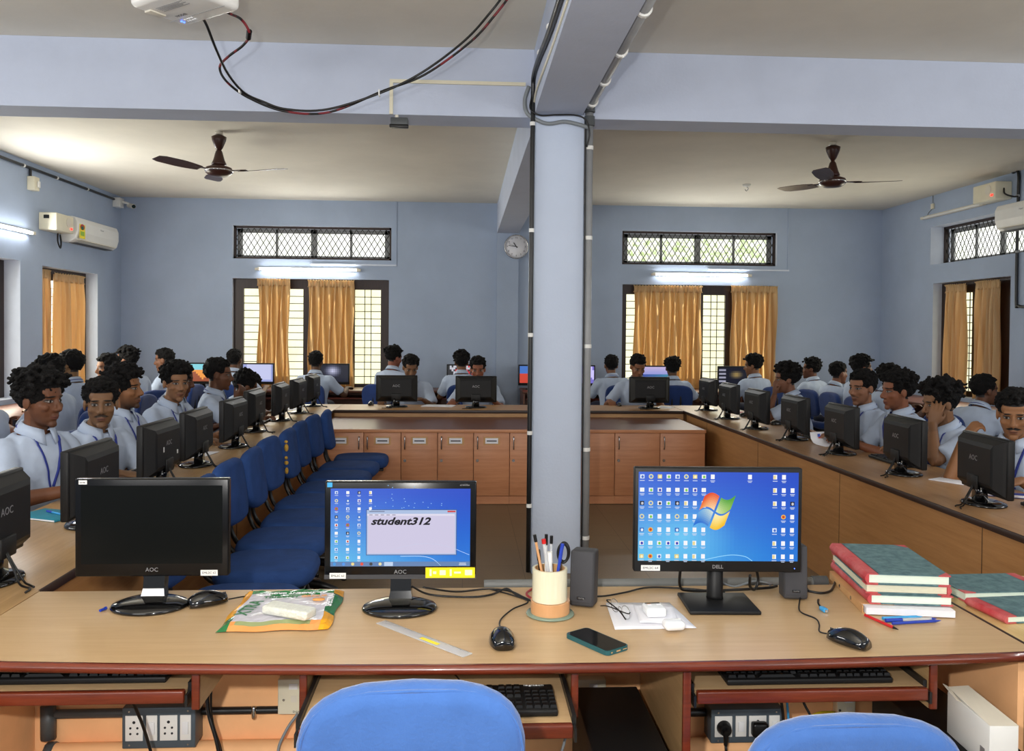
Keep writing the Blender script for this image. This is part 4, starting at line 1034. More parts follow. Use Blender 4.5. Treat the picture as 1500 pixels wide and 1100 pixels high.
pen('blue and white striped pen lying nearest the desk front', (1.222, 2.308, DZ + .0055), (1.376, 2.328, DZ + .005), .0042, 'blue_plastic', 'blue_plastic')
t = thing('cable_plug', 'loose blue cable plug beside the right speaker', 'plug', (1.075, 2.43, DZ + EPS), 5); b = B(); b.box((0, 0, .006), (.014, .03, .011), bev=.002); b.obj('plug_body', 'light_blue_plastic', t); b = B(); b.tube([(0, .014, .006), (.002, .035, .012), (.015, .06, .014), (.03, .085, .006)], .003, 6, 5); b.obj('plug_lead', 'black_cable', t); b = B(); b.boxb(-.004, .004, -.017, -.014, .002, .01); b.obj('plug_tip', 'steel', t)

# desk cables and pipe along the rear edge
def cable(label, pts, r=.0032, m='black_cable', name='cable', n=6, cat='cable'):
    b = B(); b.tube(pts, r, 7, n); return tag(b.obj(name, m), label, cat)
cable('black power cable looping right from the student312 monitor', [(-.16, 2.56, .80), (-.10, 2.60, .758), (.02, 2.585, .754), (.09, 2.60, .756), (.14, 2.655, .757), (.17, 2.60, .754), (.215, 2.54, .754), (.235, 2.52, .754)])
cable('second black cable crossing behind the student312 monitor', [(-.12, 2.57, .79), (-.02, 2.63, .757), (.08, 2.655, .757), (.15, 2.63, .757), (.19, 2.57, .756), (.225, 2.515, .756)], .003)
cable('short red cable end behind the tape pen stand', [(.225, 2.66, .756), (.20, 2.60, .758), (.215, 2.55, .756)], .0035, 'red_cable')
cable('black speaker cable trailing along the rear of the desk', [(.40, 2.56, .76), (.45, 2.585, .754), (.52, 2.62, .754), (.60, 2.665, .754), (.72, 2.65, .754), (.83, 2.60, .756)], .0028)
cable('thick black cable hanging behind the wide monitor stand', [(.68, 2.57, .86), (.685, 2.60, .78), (.72, 2.62, .757), (.84, 2.62, .757), (.98, 2.64, .757), (1.02, 2.66, .757)], .0045)
cable('grey video cable behind the wide monitor', [(.80, 2.58, .80), (.86, 2.60, .775), (.93, 2.62, .785), (.99, 2.64, .77), (1.0, 2.67, .756)], .003, 'grey_cable')
cable('black cable coil with plug behind the right of the wide monitor', [(.90, 2.57, .82), (.905, 2.585, .78), (.925, 2.60, .765), (.94, 2.61, .79), (.93, 2.60, .83)], .0045)
cable('black cable bundle at the rear beside the right speaker', [(1.09, 2.60, .76), (1.13, 2.58, .758), (1.17, 2.60, .757), (1.21, 2.66, .757), (1.25, 2.73, .758)], .004)
t = thing('pipe', 'grey plastic pipe lying along the rear edge of the desk', 'pipe', (0, 2.716, 0)); b = B(); b.cyl((.07, 0, .752), (1.205, 0, .752), .016, seg=18); b.obj('pipe_body', 'dull_pvc', t); b = B(); b.cyl((1.16, 0, .752), (1.21, 0, .752), .0195, seg=18); b.obj('pipe_socket', 'dark_grey_pvc', t)

# keyboards on the trays
def keyboard(label, x, y, z, rz, brand=True):
    t = thing('keyboard', label, 'keyboard', (x, y, z + EPS), rz, 'black keyboards on the trays')
    b = B(); b.box((0, 0, .009), (.445, .150, .016), bev=.004); b.obj('keyboard_base', 'black_matte', t)
    b = B()
    for r_ in range(6):
        yy = .052 - r_ * .0205 - (.004 if r_ else 0)
        cols = [(-.207 + .0192 * k, .0165) for k in range(15)] if r_ < 5 else [(-.205, .022), (-.180, .022), (-.155, .022), (-.085, .10), (-.012, .022), (.013, .022), (.038, .022), (.062, .022)]
        cols += [(.092 + .0192 * k, .0165) for k in range(3)] if r_ not in (3,) else []
        if r_: cols += [(.155 + .0192 * k, .0165) for k in range(4)]
        for kx, kw in cols:
            a, d, h = kw / 2, .0082, .0075; lo = .0165
            q = lambda s, zz: [V((kx - a * s, yy - d * s, zz)), V((kx + a * s, yy - d * s, zz)), V((kx + a * s, yy + d * s, zz)), V((kx - a * s, yy + d * s, zz))]
            b.loft([q(1, lo), q(.8, lo + h)], smooth=False)
    b.obj('keys', 'black_plastic', t)
    if brand:
        b = B(); b.text('logitech', .011, T(.175, .066, .0175), width=.05); b.obj('lettering', 'white_plastic', t)
    return t
keyboard('black keyboard on the left keyboard tray', -.975, 2.245, .6712, 0, False)
keyboard('black keyboard on the pulled out middle tray beyond the chair', .008, 2.05, .6582, 0)
keyboard('black keyboard on the right keyboard tray', .915, 2.215, .6542, 0, False)
cable('thin keyboard cable rising at the back of the middle tray', [(.0, 2.13, .675), (-.01, 2.18, .672), (-.03, 2.26, .664), (-.03, 2.36, .664)], .0022)

# power boxes under the desk
def power_box(label, x0, x1, z0, z1, plugs):
    w, h, d = x1 - x0, z1 - z0, .075; xc = (x0 + x1) / 2
    t = thing('power_socket_box', label, 'socket', (xc, 2.6245, z0), 0, 'grey power socket boxes under the desk')
    b = B(); b.boxb(-w / 2, w / 2, -d, 0, 0, h, bev=.003); b.obj('metal_box', 'switch_box_grey', t)
    for fx, fw, sock in ((-.33, .24, 1), (-.09, .15, 0), (.14, .24, 1), (.37, .15, 0)):
        b = B(); c = fx * w; b.boxb(c - fw * w / 2, c + fw * w / 2, -d - .004, -d - .0002, h * .2, h * .82, bev=.0015); pl_ = b.obj('socket_plate' if sock else 'switch_plate', 'white_plastic', t)
        b = B()
        if sock:
            for ax, az in ((0, .66), (-.2, .52), (.2, .52), (-.2, .38), (.2, .38)): b.cyl((c + ax * fw * w, -d - .0048, h * az), (c + ax * fw * w, -d - .0035, h * az), .0045 if az > .6 else .0035, seg=10)
            b.obj('socket_hole', 'ink', pl_)
        else:
            b.boxb(c - .009, c + .009, -d - .008, -d - .004, h * .36, h * .66, bev=.001); b.obj('rocker_switch', 'pot_white', pl_)
        if sock and plugs:
            pass
    for sx in (-.4, .4):
        for sz in (.09, .91): b = B(); b.cyl((sx * w, -d - .0015, sz * h), (sx * w, -d, sz * h), .003, seg=8); b.obj('screw', 'steel', t)
power_box('grey power socket box under the left of the desk without plugs', -1.012, -.797, .318, .441, False)
power_box('grey power socket box under the right of the desk with two plugs', .775, 1.005, .30, .405, True)
for lab, xx, col in (('black round plug in the left socket of the right power box', .814, 0), ('black flat plug in the second socket of the right power box', .922, 1)):
    t = thing('power_plug', lab, 'plug', (xx, 2.543, .352)); b = B()
    if col == 0: b.cyl((0, 0, 0), (0, -.022, 0), .023, .018, seg=18); b.cyl((0, -.022, 0), (0, -.034, -.002), .010, seg=12); b.cyl((0, -.02, -.01), (0, -.02, -.045), .009, .006, seg=12)
    else: b.box((0, -.014, 0), (.05, .028, .045), bev=.008); b.cyl((0, -.015, -.02), (0, -.015, -.05), .010, .006, seg=12)
    b.obj('plug_body', 'black_plastic', t)
    b = B(); b.tube([(0, -.02, -.045), (.004, -.022, -.12), (.0, -.03, -.22), (.01, -.02, -.34)], .0045, 7, 5); b.obj('plug_lead', 'black_cable', t)
def face_plate(label, x0, x1, z0, z1, dlink=True):
    w, h = x1 - x0, z1 - z0; t = thing('network_outlet', label, 'outlet', ((x0 + x1) / 2, 2.6245, z0), 0, 'cream network outlets under the desk')
    b = B(); b.boxb(-w / 2, w / 2, -.035, 0, 0, h, bev=.003); b.obj('outlet_box', 'ivory', t)
    b = B(); b.boxb(-.006, .02, -.0365, -.035, h * .72, h * .88); b.obj('outlet_tag', 'pot_white', t); b = B(); b.boxb(0, .018, -.037, -.035, h * .36, h * .54); b.obj('outlet_port', 'cream_plastic', t); b = B(); b.cyl((-.022, -.037, h * .42), (-.022, -.035, h * .42), .004, seg=10); b.obj('screw', 'steel', t)
    if dlink: b = B(); b.text('D-Link', .009, T(.018, -.0353, h * .08) @ RX(90)); b.obj('lettering', 'ink', t)
face_plate('cream network outlet left of the middle keyboard tray', -.562, -.482, .395, .503)
face_plate('cream network outlet right of the middle keyboard tray', .358, .452, .385, .488)
face_plate('small cream network outlet beside the right computer tower', 1.195, 1.255, .345, .425, False)
def pipe(label, segs, r, m, name='pipe', joint=None):
    t = thing(name, label, 'pipe', (0, 2.6, 0)); 
    for s in segs: b = B(); b.cyl((s[0], s[2], s[3]), (s[1], s[2], s[3]), s[4] if len(s) > 4 else r, seg=16); b.obj('pipe_run', m, t)
    if joint:
        for j in joint: b = B(); b.tube(j[0], j[1], 10, 3); b.obj('pipe_clip', j[2], t)
    return t
pipe('black conduit under the desk left of the left power box', [(-1.245, -1.014, .005, .402, .0135)], .0135, 'dark_grey_pvc', 'conduit', [([(-1.25, .0, .43), (-1.25, .0, .33)], .022, 'dark_grey_pvc')])
pipe('black conduit under the desk between power box and network outlet', [(-.795, -.41, .008, .402, .0115)], .0115, 'black_pipe', 'conduit', [([(-.635, -.004, .42), (-.635, -.008, .402), (-.635, -.004, .384)], .007, 'steel')])
pipe('black conduit under the desk left of the right power box', [(.59, .773, .008, .372, .0135)], .0135, 'black_pipe', 'conduit')
pipe('peach painted drain pipe low under the left of the desk', [(-1.235, -.42, -.01, .285, .033)], .033, 'peach_panel', 'pipe', [([(-1.25, -.01, .285), (-1.225, -.01, .285)], .037, 'dark_grey_pvc')])
pipe('peach painted drain pipe low under the right of the desk', [(.60, 1.20, -.01, .265, .033)], .033, 'peach_panel', 'pipe')
cable('black cable hanging in front of the left power box', [(-.91, 2.28, .64), (-.89, 2.3, .58), (-.875, 2.36, .46), (-.862, 2.4, .32), (-.868, 2.42, .15), (-.87, 2.43, .005)], .0045)
cable('thick black cable hanging below the left hanging panel', [(-.72, 2.5, .64), (-.735, 2.46, .50), (-.70, 2.44, .38), (-.672, 2.44, .22), (-.66, 2.44, .005)], .006)
cable('thin dark cable hanging beside the thick one below the desk', [(-.735, 2.52, .60), (-.735, 2.5, .44), (-.69, 2.47, .30), (-.68, 2.46, .006)], .0035)
cable('grey network cable curving down from the left network outlet', [(-.50, 2.585, .40), (-.53, 2.56, .36), (-.55, 2.54, .30), (-.52, 2.52, .22), (-.50, 2.52, .006)], .0045, 'grey_cable')
cable('yellow network cable running to the small outlet', [(1.0, 2.56, .31), (1.06, 2.55, .36), (1.12, 2.56, .385), (1.185, 2.585, .375)], .004, 'yellow_cable')
cable('blue network cable hanging under the right tray', [(1.005, 2.55, .60), (1.01, 2.54, .45), (1.02, 2.53, .30), (1.03, 2.52, .006)], .004, 'light_blue_plastic')
cable('black cable hanging just left of the blue network cable', [(.975, 2.5, .60), (.965, 2.48, .5), (.98, 2.48, .36), (.985, 2.48, .006)], .0045)
cable('black cable curving right of the blue network cable', [(1.03, 2.5, .60), (1.035, 2.48, .47), (1.07, 2.46, .36), (1.09, 2.46, .006)], .004)
cable('grey cable hanging from the front of the middle tray', [(.262, 2.0, .636), (.25, 2.02, .57), (.235, 2.05, .45), (.23, 2.06, .006)], .0035, 'grey_cable')
b = B()
for k in range(5): b.box((.018 * k - .03, -.003, .008 * math.sin(k * 2)), (.02, .004, .018), bev=.001)
o = b.obj('tape_scrap', 'yellow_label'); put(o, (-1.13, 2.621, .445)); tag(o, 'scrap of yellow tape on the peach panel', 'tape')
def tower(label, x0, x1, y0, y1, zt):
    t = thing('computer_tower', label, 'computer', ((x0 + x1) / 2, (y0 + y1) / 2, 0), 0, 'black computer towers under the desk'); w, d = (x1 - x0) / 2, (y1 - y0) / 2
    b = B(); b.boxb(-w, w, -d, d, .06, zt, bev=.004); b.obj('case', 'black_matte', t)
    b = B(); b.boxb(-w, w, -d - .02, -d - .0005, .06, zt - .004, bev=.006); b.obj('front_panel', 'black_gloss', t)
    b = B(); b.boxb(-w + .01, w - .01, -d + .02, d - .02, 0, .059); b.obj('plinth', 'black_plastic', t)
tower('black computer tower right of the middle keyboard tray', .335, .53, 2.06, 2.50, .505)
tower('black computer tower carrying the white box', 1.262, 1.455, 2.03, 2.50, .50)
t = thing('carton', 'small open white carton standing on the computer tower', 'box', (1.345, 2.085, .5008), -3)
b = B(); b.boxb(-.036, .036, -.10, .10, 0, .112, bev=.0015); b.obj('carton_body', 'white_plastic', t)
b = B(); b.add([(-.036, -.10, .1125), (.036, -.10, .1125), (.02, .1, .128), (-.036, .1, .124)], [(0, 1, 2, 3)]); b.add([(-.036, .03, .1128), (-.05, .03, .118), (-.05, .1, .132), (-.036, .1, .125)], [(0, 1, 2, 3)]); o = b.obj('carton_flap', 'cream_plastic', t); md = o.modifiers.new('s', 'SOLIDIFY'); md.thickness = .0008
b = B(); b.boxb(-.0368, -.0362, -.08, -.06, .02, .045); b.obj('printed_mark', 'silver_print', t)
# ------------------------------------------------------------------ things on walls and ceiling
def fan(label, x, y, zm, rot, tag_bit=False):
    t = thing('ceiling_fan', label, 'fan', (x, y, ZC), 0, 'brown ceiling fans'); d = ZC - zm
    b = B(); b.lathe([(0, 0), (.035, 0), (.035, -.03), (.012, -.03)], seg=20); b.obj('ceiling_mount', 'cream_plastic', t)
    b = B(); b.lathe([(.03, -.03), (.068, -.05), (.062, -.085), (.035, -.15), (.018, -.18), (0, -.18)], seg=24); b.obj('canopy', 'fan_brown', t)
    b = B(); b.cyl((0, 0, -.1), (0, 0, -d + .09), .0125, seg=14); b.obj('downrod', 'fan_brown', t)
    b = B(); b.lathe([(.016, -d + .20), (.03, -d + .18), (.052, -d + .10), (.066, -d + .07), (.066, -d + .055), (0, -d + .055)], seg=24); b.obj('lower_canopy', 'fan_brown', t)
    b = B(); b.lathe([(0, -d + .055), (.06, -d + .05), (.115, -d + .03), (.125, -d + .005), (.118, -d - .02), (.08, -d - .045), (.03, -d - .052), (0, -d - .053)], seg=36); b.obj('motor_housing', 'fan_brown', t)
    b = B(); b.lathe([(.1245, -d + .008), (.128, -d + .002), (.1245, -d - .004)], seg=36); b.obj('trim_ring', 'chrome', t)
    for k in range(3):
        a = rot + 120 * k; Mk = RZ(a) @ RX(0)
        b = B(); rings = []
        for i in range(9):
            u = i / 8; xx = .20 + .44 * u; w = (.045 + .035 * math.sin(min(1, u * 1.5) * PI * .6)) * (1 if u < .93 else .7); dz = -.006 + .02 * u
            tl = .22 - .08 * u
            rings.append([V((xx, -w * math.cos(tl), -d + dz - w * math.sin(tl))), V((xx, w * math.cos(tl), -d + dz + w * math.sin(tl))), V((xx, w * math.cos(tl), -d + dz + w * math.sin(tl) + .004)), V((xx, -w * math.cos(tl), -d + dz - w * math.sin(tl) + .004))])
        b.loft(rings, smooth=False, M=Mk); bl = b.obj('blade', 'fan_brown', t)
        b = B(); b.loft([[V((xx, -w, -d + .0)), V((xx, w, -d + .0)), V((xx, w, -d + .006)), V((xx, -w, -d + .006))] for xx, w in ((.10, .022), (.16, .018), (.23, .035), (.27, .03))], smooth=False, M=Mk); b.obj('blade_bracket', 'fan_brown', bl)
    return t
fan('brown ceiling fan on the left half of the room', -2.29, 7.98, 3.035, -8)
fan('brown ceiling fan on the right half of the room', 3.50, 7.86, 3.02, 0 - 4)
# projector, hung from the ceiling on a bracket
t = thing('projector', 'white ceiling projector at the upper left edge of the view', 'projector', (-1.258, 3.86, 3.0), -35.5)
b = B(); b.box((0, 0, .055), (.39, .30, .105), bev=.028, seg=4); b.obj('projector_body', 'white_plastic', t)
b = B(); b.cyl((0, 0, .108), (0, 0, .39), .022, seg=16); b.boxb(-.07, .07, -.07, .07, .39, .3999); b.obj('ceiling_bracket', 'white_plastic', t)
b = B()
for i in range(4):
    for j in range(2): b.cyl((-.11 + i * .017, .08 + j * .02, -.001), (-.11 + i * .017, .08 + j * .02, .003), .0065, seg=10)
b.obj('control_buttons', 'pot_white', t)
b = B(); b.cyl((-.14, .085, -.0015), (-.14, .085, .003), .005, seg=8); b.cyl((-.14, .099, -.0015), (-.14, .099, .003), .004, seg=8); b.obj('status_light', 'led_blue', t)
b = B(); b.text('EPSON', .024, T(-.07, .03, -.0006) @ RX(180) @ RZ(180)); b.obj('lettering', 'charcoal', t)
b = B()
for k in range(5): b.boxb(-.10, .08 - .03 * (k % 2), -.035 - k * .010, -.038 - k * .010, -.0006, .0005)
b.obj('printed_notice', 'silver_print', t)
b = B(); b.boxb(-.18, -.135, -.08, .0, -.004, .01, bev=.002); b.obj('front_foot', 'cream_plastic', t)
b = B(); b.boxb(-.1955, -.193, -.12, -.02, .02, .075); b.obj('lens_window', 'black_gloss', t)
b = B(); b.boxb(-.19, .19, .060, .0618, -.0006, .0006); b.obj('cover_seam', 'grey_pvc', t)
# projector cables swinging across to the beam
ca = thing('projector_cable', 'plain black cable swagged from the projector to the ceiling', 'cable', (-1.3, 4.3, 3.1)); L0 = V((-1.3, 4.3, 3.1))
sub = lambda pts: [V(p) - L0 for p in pts]
ptsA = [(-1.235, 3.985, 3.03), (-1.214, 4.02, 2.995), (-1.203, 4.15, 2.915), (-1.205, 4.35, 2.865), (-1.17, 4.52, 2.82), (-1.09, 4.6, 2.795), (-.963, 4.6, 2.757), (-.745, 4.6, 2.762), (-.453, 4.6, 2.861), (-.233, 4.6, 2.977), (-.012, 4.5, 3.115), (.125, 4.4, 3.235), (.199, 4.38, 3.33), (.24, 4.36, 3.398)]
b = B(); b.tube(sub(ptsA), .0065, 8, 8); b.obj('cable_run', 'black_cable', ca)
b = B(); b.box(V((-1.235, 3.985, 3.03)) - L0, (.03, .04, .02), bev=.004); b.obj('cable_plug', 'black_plastic', ca)
cb_ = thing('projector_cable', 'red flecked black cable looping beside the plain one from the projector', 'cable', tuple(L0))
ptsB = [(-1.115, 3.90, 3.03), (-1.088, 3.94, 3.02), (-1.062, 4.06, 3.035), (-1.04, 4.12, 2.99), (-1.10, 4.24, 2.975), (-1.19, 4.3, 2.935), (-1.26, 4.4, 2.91), (-1.235, 4.45, 2.85), (-1.15, 4.55, 2.80), (-.98, 4.62, 2.752), (-.74, 4.62, 2.752), (-.45, 4.62, 2.874), (-.225, 4.62, 2.968), (.02, 4.5, 3.11), (.15, 4.42, 3.23), (.23, 4.4, 3.33), (.28, 4.38, 3.398)]
t_ = NT('flecked_braid'); tc = t_.n('ShaderNodeTexCoord'); nz = t_.n('ShaderNodeTexNoise', Scale=14.0, Detail=2.0); t_.l(tc.outputs['Object'], nz.inputs['Vector']); r_ = t_.n('ShaderNodeMapRange'); r_.inputs[1].default_value = .52; r_.inputs[2].default_value = .58; t_.l(nz.outputs[0], r_.inputs[0]); t_.l(t_.mix(r_.outputs[0], lin((16, 15, 16)), lin((120, 24, 36))), t_.b.inputs['Base Color']); MATS['flecked_braid'] = t_.m
b = B(); b.tube(sub(ptsB), .0065, 8, 8); b.obj('cable_run', 'flecked_braid', cb_)
b = B(); b.cyl(V((-1.038, 4.11, 3.0)) - L0, V((-1.055, 4.16, 2.983)) - L0, .013, seg=12); b.obj('ferrite_bead', 'black_plastic', cb_)
for q_ in ((-1.185, 4.5, 2.825), (-.47, 4.61, 2.858)):
    b = B(); b.box(V(q_) - L0, (.008, .035, .035), bev=.003); b.obj('cable_tie', 'white_plastic', ca)

# conduits round the beam and the column
def run(label, pts, r, m, name='conduit', clips=(), clipm='white_plastic', n=4, cr=1.35, extra=()):
    t = thing(name, label, 'conduit', tuple(pts[0])); L = V(pts[0])
    b = B(); b.tube([V(p) - L for p in pts], r, 12, n); b.obj('conduit_run', m, t)
    for p, d in clips:
        b = B(); p = V(p) - L; d = V(d).normalized() * .012; b.cyl(p - d, p + d, r * cr, seg=14); b.obj('conduit_clip', clipm, t)
    for p, q, rr, mm_ in extra: b = B(); b.cyl(V(p) - L, V(q) - L, rr, seg=14); b.obj('conduit_coupling', mm_, t)
    return t
run('black conduit along the left side of the lengthwise beam and down the column', [(.422, 3.0, 3.06), (.422, 4.2, 3.10), (.424, 4.9, 3.17), (.426, 5.30, 3.19), (.428, 5.375, 3.12), (.428, 5.38, 2.9), (.426, 5.38, 2.5), (.424, 5.38, .02)], .0155, 'black_pipe', clips=[((.426, 5.38, z), (0, 0, 1)) for z in (2.90, 2.22, 1.55, .92, .45)] + [((.423, y, 3.075 + .09 * (y - 3.7)), (0, 1, .08)) for y in (3.75, 4.3, 4.85)], cr=1.15)
run('thin cream cable loom along the lower left edge of the lengthwise beam', [(.436, 3.2, 3.0), (.436, 4.2, 3.02), (.433, 5.1, 3.06), (.436, 5.37, 3.04), (.436, 5.385, 2.99)], .007, 'ivory', 'cable_loom', n=6)
run('grey conduit pipe along the right side of the lengthwise beam', [(.782, 3.2, 3.005), (.782, 4.5, 3.005), (.782, 5.30, 3.005)], .028, 'grey_pvc', clips=[((.782, y, 3.005), (0, 1, 0)) for y in (3.7, 4.25, 4.75, 5.2)], n=0)
run('grey vertical conduit pipe down the right side of the column', [(.795, 5.41, 3.0), (.795, 5.41, .03)], .0265, 'grey_pvc', clips=[((.795, 5.41, z), (0, 0, 1)) for z in (2.76, 2.18, 1.48, .81, .235)], n=0, cr=1.1, extra=[((.795, 5.39, 2.985), (.795, 5.39, 3.06), .034, 'dark_grey_pvc'), ((.795, 5.40, 2.9), (.795, 5.40, 2.96), .034, 'dark_grey_pvc')])
run('thin black cable beside the grey conduit pipe on the column', [(.769, 5.385, 2.93), (.768, 5.385, 2.6), (.770, 5.385, 1.9), (.768, 5.385, 1.2), (.770, 5.385, .5), (.769, 5.385, .02)], .0055, 'black_cable', 'cable', n=6)
run('grey flexible conduit looping across the top of the column', [(.40, 5.386, 3.14), (.375, 5.386, 3.05), (.39, 5.386, 2.97), (.46, 5.386, 2.925), (.53, 5.386, 2.905), (.63, 5.386, 2.92), (.72, 5.384, 2.905), (.795, 5.375, 2.88)], .013, 'grey_cable', n=8)
run('thin black cable looping above the grey flexible conduit on the column', [(.42, 5.375, 3.08), (.41, 5.36, 2.99), (.47, 5.355, 2.95), (.58, 5.355, 2.955), (.70, 5.355, 2.955), (.765, 5.355, 2.925), (.79, 5.36, 2.84), (.775, 5.375, 2.76)], .0055, 'black_cable', 'cable', n=8)
t = thing('cable_trunking', 'flat cream trunking strip across the cross beam', 'trunking', (0, 5.45, 3.16)); b = B(); b.boxb(-.49, .385, -.006, .009, .0, .022); b.obj('trunking_run', 'ivory', t); b = B(); b.boxb(-.49, -.468, -.007, .009, -.20, .0); b.obj('trunking_drop', 'ivory', t)
t = thing('sensor_box', 'small dark green box hanging below the cross beam', 'sensor', (-.425, 5.445, 2.875)); b = B(); b.boxb(-.055, .055, -.04, .04, 0, .055, bev=.005); b.obj('sensor_case', 'dark_grey_pvc', t); b = B(); b.boxb(-.06, .06, -.055, -.03, -.012, .008, bev=.003); b.obj('sensor_visor', 'black_plastic', t); b = B(); b.cyl((-.02, .03, .05), (-.02, .03, .0852), .012, seg=10); b.obj('sensor_stem', 'cream_plastic', t)
# trunking lines beside the back windows
for lab, x in (('thin pale trunking line framing the left back ventilator', -.985), ('thin pale trunking line framing the right back ventilator', 4.74)):
    t = thing('cable_trunking', lab, 'trunking', (x, YB, 2.5)); b = B(); b.boxb(-.012, .012, -.012, -.0005, 0, .90); b.obj('trunking_run', 'wall_paint', t); b = B(); b.boxb(-1.2, .012, -.018, -.0005, -.022, .0); b.obj('trunking_run', 'reveal_paint', t)
# clock
t = thing('wall_clock', 'round white wall clock with silver rim on the pilaster', 'clock', (.735, YB - .062, 2.775), 0); Mc = RX(90)
b = B(); b.lathe([(0, 0), (.172, 0), (.176, .012), (.172, .03), (.160, .032), (.158, .018)], seg=48, M=Mc, caps=False); b.obj('rim', 'steel', t)
b = B(); b.lathe([(0, .012), (.159, .012), (.159, .0175), (0, .0175)], seg=48, M=Mc); fc = b.obj('dial', 'white_paper', t)
b = B()
for k in range(12):
    a = 2 * PI * k / 12; b.text(str(12 if k == 0 else k), .035, T(.128 * math.sin(a), -.0186, .128 * math.cos(a)) @ RX(90))
b.obj('numerals', 'ink', fc)
for nm, L, a, w_ in (('hour_hand', .07, -35, .006), ('minute_hand', .115, -82, .004), ('second_hand', .12, -70, .0015)):
    b = B(); b.boxb(-w_, w_, -.0215, -.0205, -.02, L); o = b.obj(nm, 'ink', t); o.rotation_euler = (0, R(a), 0)
# tube lights
def tube_light(label, loc, rz, L, lit=True):
    t = thing('tube_light', label, 'light', loc, rz, 'wall tube lights')
    b = B(); b.boxb(-L / 2, L / 2, -.03, 0, -.02, .025, bev=.004); b.obj('batten', 'cream_plastic', t)
    b = B(); b.cyl((-L / 2 + .04, -.05, -.005), (L / 2 - .04, -.05, -.005), .014, seg=14); b.obj('tube', 'lamp_glow' if lit else 'white_plastic', t)
    for s in (-1, 1): b = B(); b.boxb(s * L / 2 - .03, s * L / 2 + .03, -.066, -.0302, -.022, .014, bev=.004); b.obj('tube_holder', 'cream_plastic', t)
tube_light('glowing tube light above the left back window', (-2.215, YB, 2.415), 0, 1.42)
tube_light('glowing tube light above the right back window', (3.44, YB, 2.41), 0, 1.42)
tube_light('glowing tube light on the left side wall', (XL, 8.98, 2.61), 90, 1.24)
tube_light('unlit tube light above the right ventilator', (XR, 10.27, 3.125), -90, 1.3, False)
b = B(); b.boxb(-.025, .025, -.03, -.0008, -.04, .03, bev=.004); o = b.obj('junction_box', 'ivory'); put(o, (XR, 10.74, 3.26), -90); tag(o, 'small cream junction box with wire over the unlit tube', 'junction box')
b = B(); b.tube([(XR - .012, 10.74, 3.395), (XR - .012, 10.74, 3.3)], .005, 6); b.tube([(XR - .012, 10.76, 3.225), (XR - .014, 10.84, 3.18), (XR - .014, 10.86, 3.14)], .005, 6, 4); tag(b.obj('cable', 'grey_cable'), 'short wire from the ceiling to the small box over the unlit tube', 'cable')
# air conditioners and stabilisers
def aircon(label, loc, rz, lab=True):
    t = thing('air_conditioner', label, 'air conditioner', loc, rz, 'split air conditioners'); L = .80
    pr_ = [(0, -.14), (.03, -.15), (.12, -.15), (.18, -.11), (.205, -.03), (.205, .08), (.18, .135), (.13, .148), (0, .148)]
    b = B(); b.loft([[V((x, -p - .0008, z)) for p, z in pr_] for x in (-L / 2, L / 2)], smooth=False); o = b.obj('indoor_unit', 'white_plastic', t); md = o.modifiers.new('b', 'BEVEL'); md.width = .012; md.segments = 3; md.limit_method = 'ANGLE'
    b = B(); b.boxb(-L / 2 + .05, L / 2 - .05, -.195, -.12, -.12, -.112); o = b.obj('louver', 'cream_plastic', t); o.rotation_euler = (0, 0, 0)
    b = B(); b.boxb(-L / 2 + .06, L / 2 - .06, -.165, -.06, -.153, -.149); b.obj('air_outlet', 'charcoal', t)
    b = B(); b.text('Haier', .03, T(.05, -.2072, .05) @ RX(90)); b.obj('lettering', 'silver_print', t)
    if lab:
        b = B(); b.boxb(-L / 2 + .03, -L / 2 + .13, -.2075, -.206, -.10, .06); s = b.obj('energy_label', 'yellow_label', t)
        b = B(); ellc(b, -L / 2 + .08, .03, .04, .035, -.2085, (180, 60, 40)); ellc(b, -L / 2 + .08, .02, .022, .022, -.209, (40, 110, 60)); rectc(b, -L / 2 + .08, -.045, .07, .05, -.2085, (150, 190, 60)); b.obj('rating_picture', 'printed', s, fix=False)
    return t
a1 = aircon('white split air conditioner on the left side wall', (XL, 10.92, 2.745), 90)
a1.scale = (1.5, 1, 1.05)
a2 = aircon('white split air conditioner cut off at the right edge of the view', (XR - .045, 8.68, 2.87), -90, False)
def stab(label, loc, rz, cablepts):
    t = thing('voltage_stabiliser', label, 'stabiliser', loc, rz, 'cream voltage stabiliser boxes')
    b = B(); b.boxb(-.21, .21, -.20, -.0008, -.10, .10, bev=.012, seg=3); b.obj('stabiliser_case', 'ivory', t)
    b = B(); b.cyl((.08, -.204, .02), (.08, -.200, .02), .055, seg=24); b.obj('round_boss', 'cream_plastic', t)
    b = B(); b.boxb(.13, .17, -.204, -.2005, -.06, -.04); b.obj('red_switch', 'led_red', t)
    b = B(); b.boxb(-.215, -.2105, -.12, -.06, .03, .07); b.obj('side_plug', 'black_plastic', t)
    b = B(); b.tube([V(p) for p in cablepts], .009, 8, 5); b.obj('stabiliser_lead', 'black_cable', t)
stab('cream voltage stabiliser box beside the left air conditioner', (XL, 10.02, 2.77), 90, [(.14, -.05, -.10), (.12, -.06, -.2), (.16, -.07, -.27), (.22, -.05, -.2), (.24, -.03, -.11)])
stab('cream voltage stabiliser box above the right ventilator', (XR, 9.36, 3.205), -90, [(.21, -.10, .02), (.26, -.12, -.05), (.32, -.06, -.09), (.36, -.03, -.09)])
run('black conduit bundle under the ceiling on the left side wall', [(XL + .02, 5.6, 3.32), (XL + .02, 9.0, 3.325), (XL + .02, 11.9, 3.325)], .016, 'black_pipe', clips=[((XL + .02, y, 3.325), (0, 1, 0)) for y in (8.9, 9.45, 10.2, 11.0)], n=0)
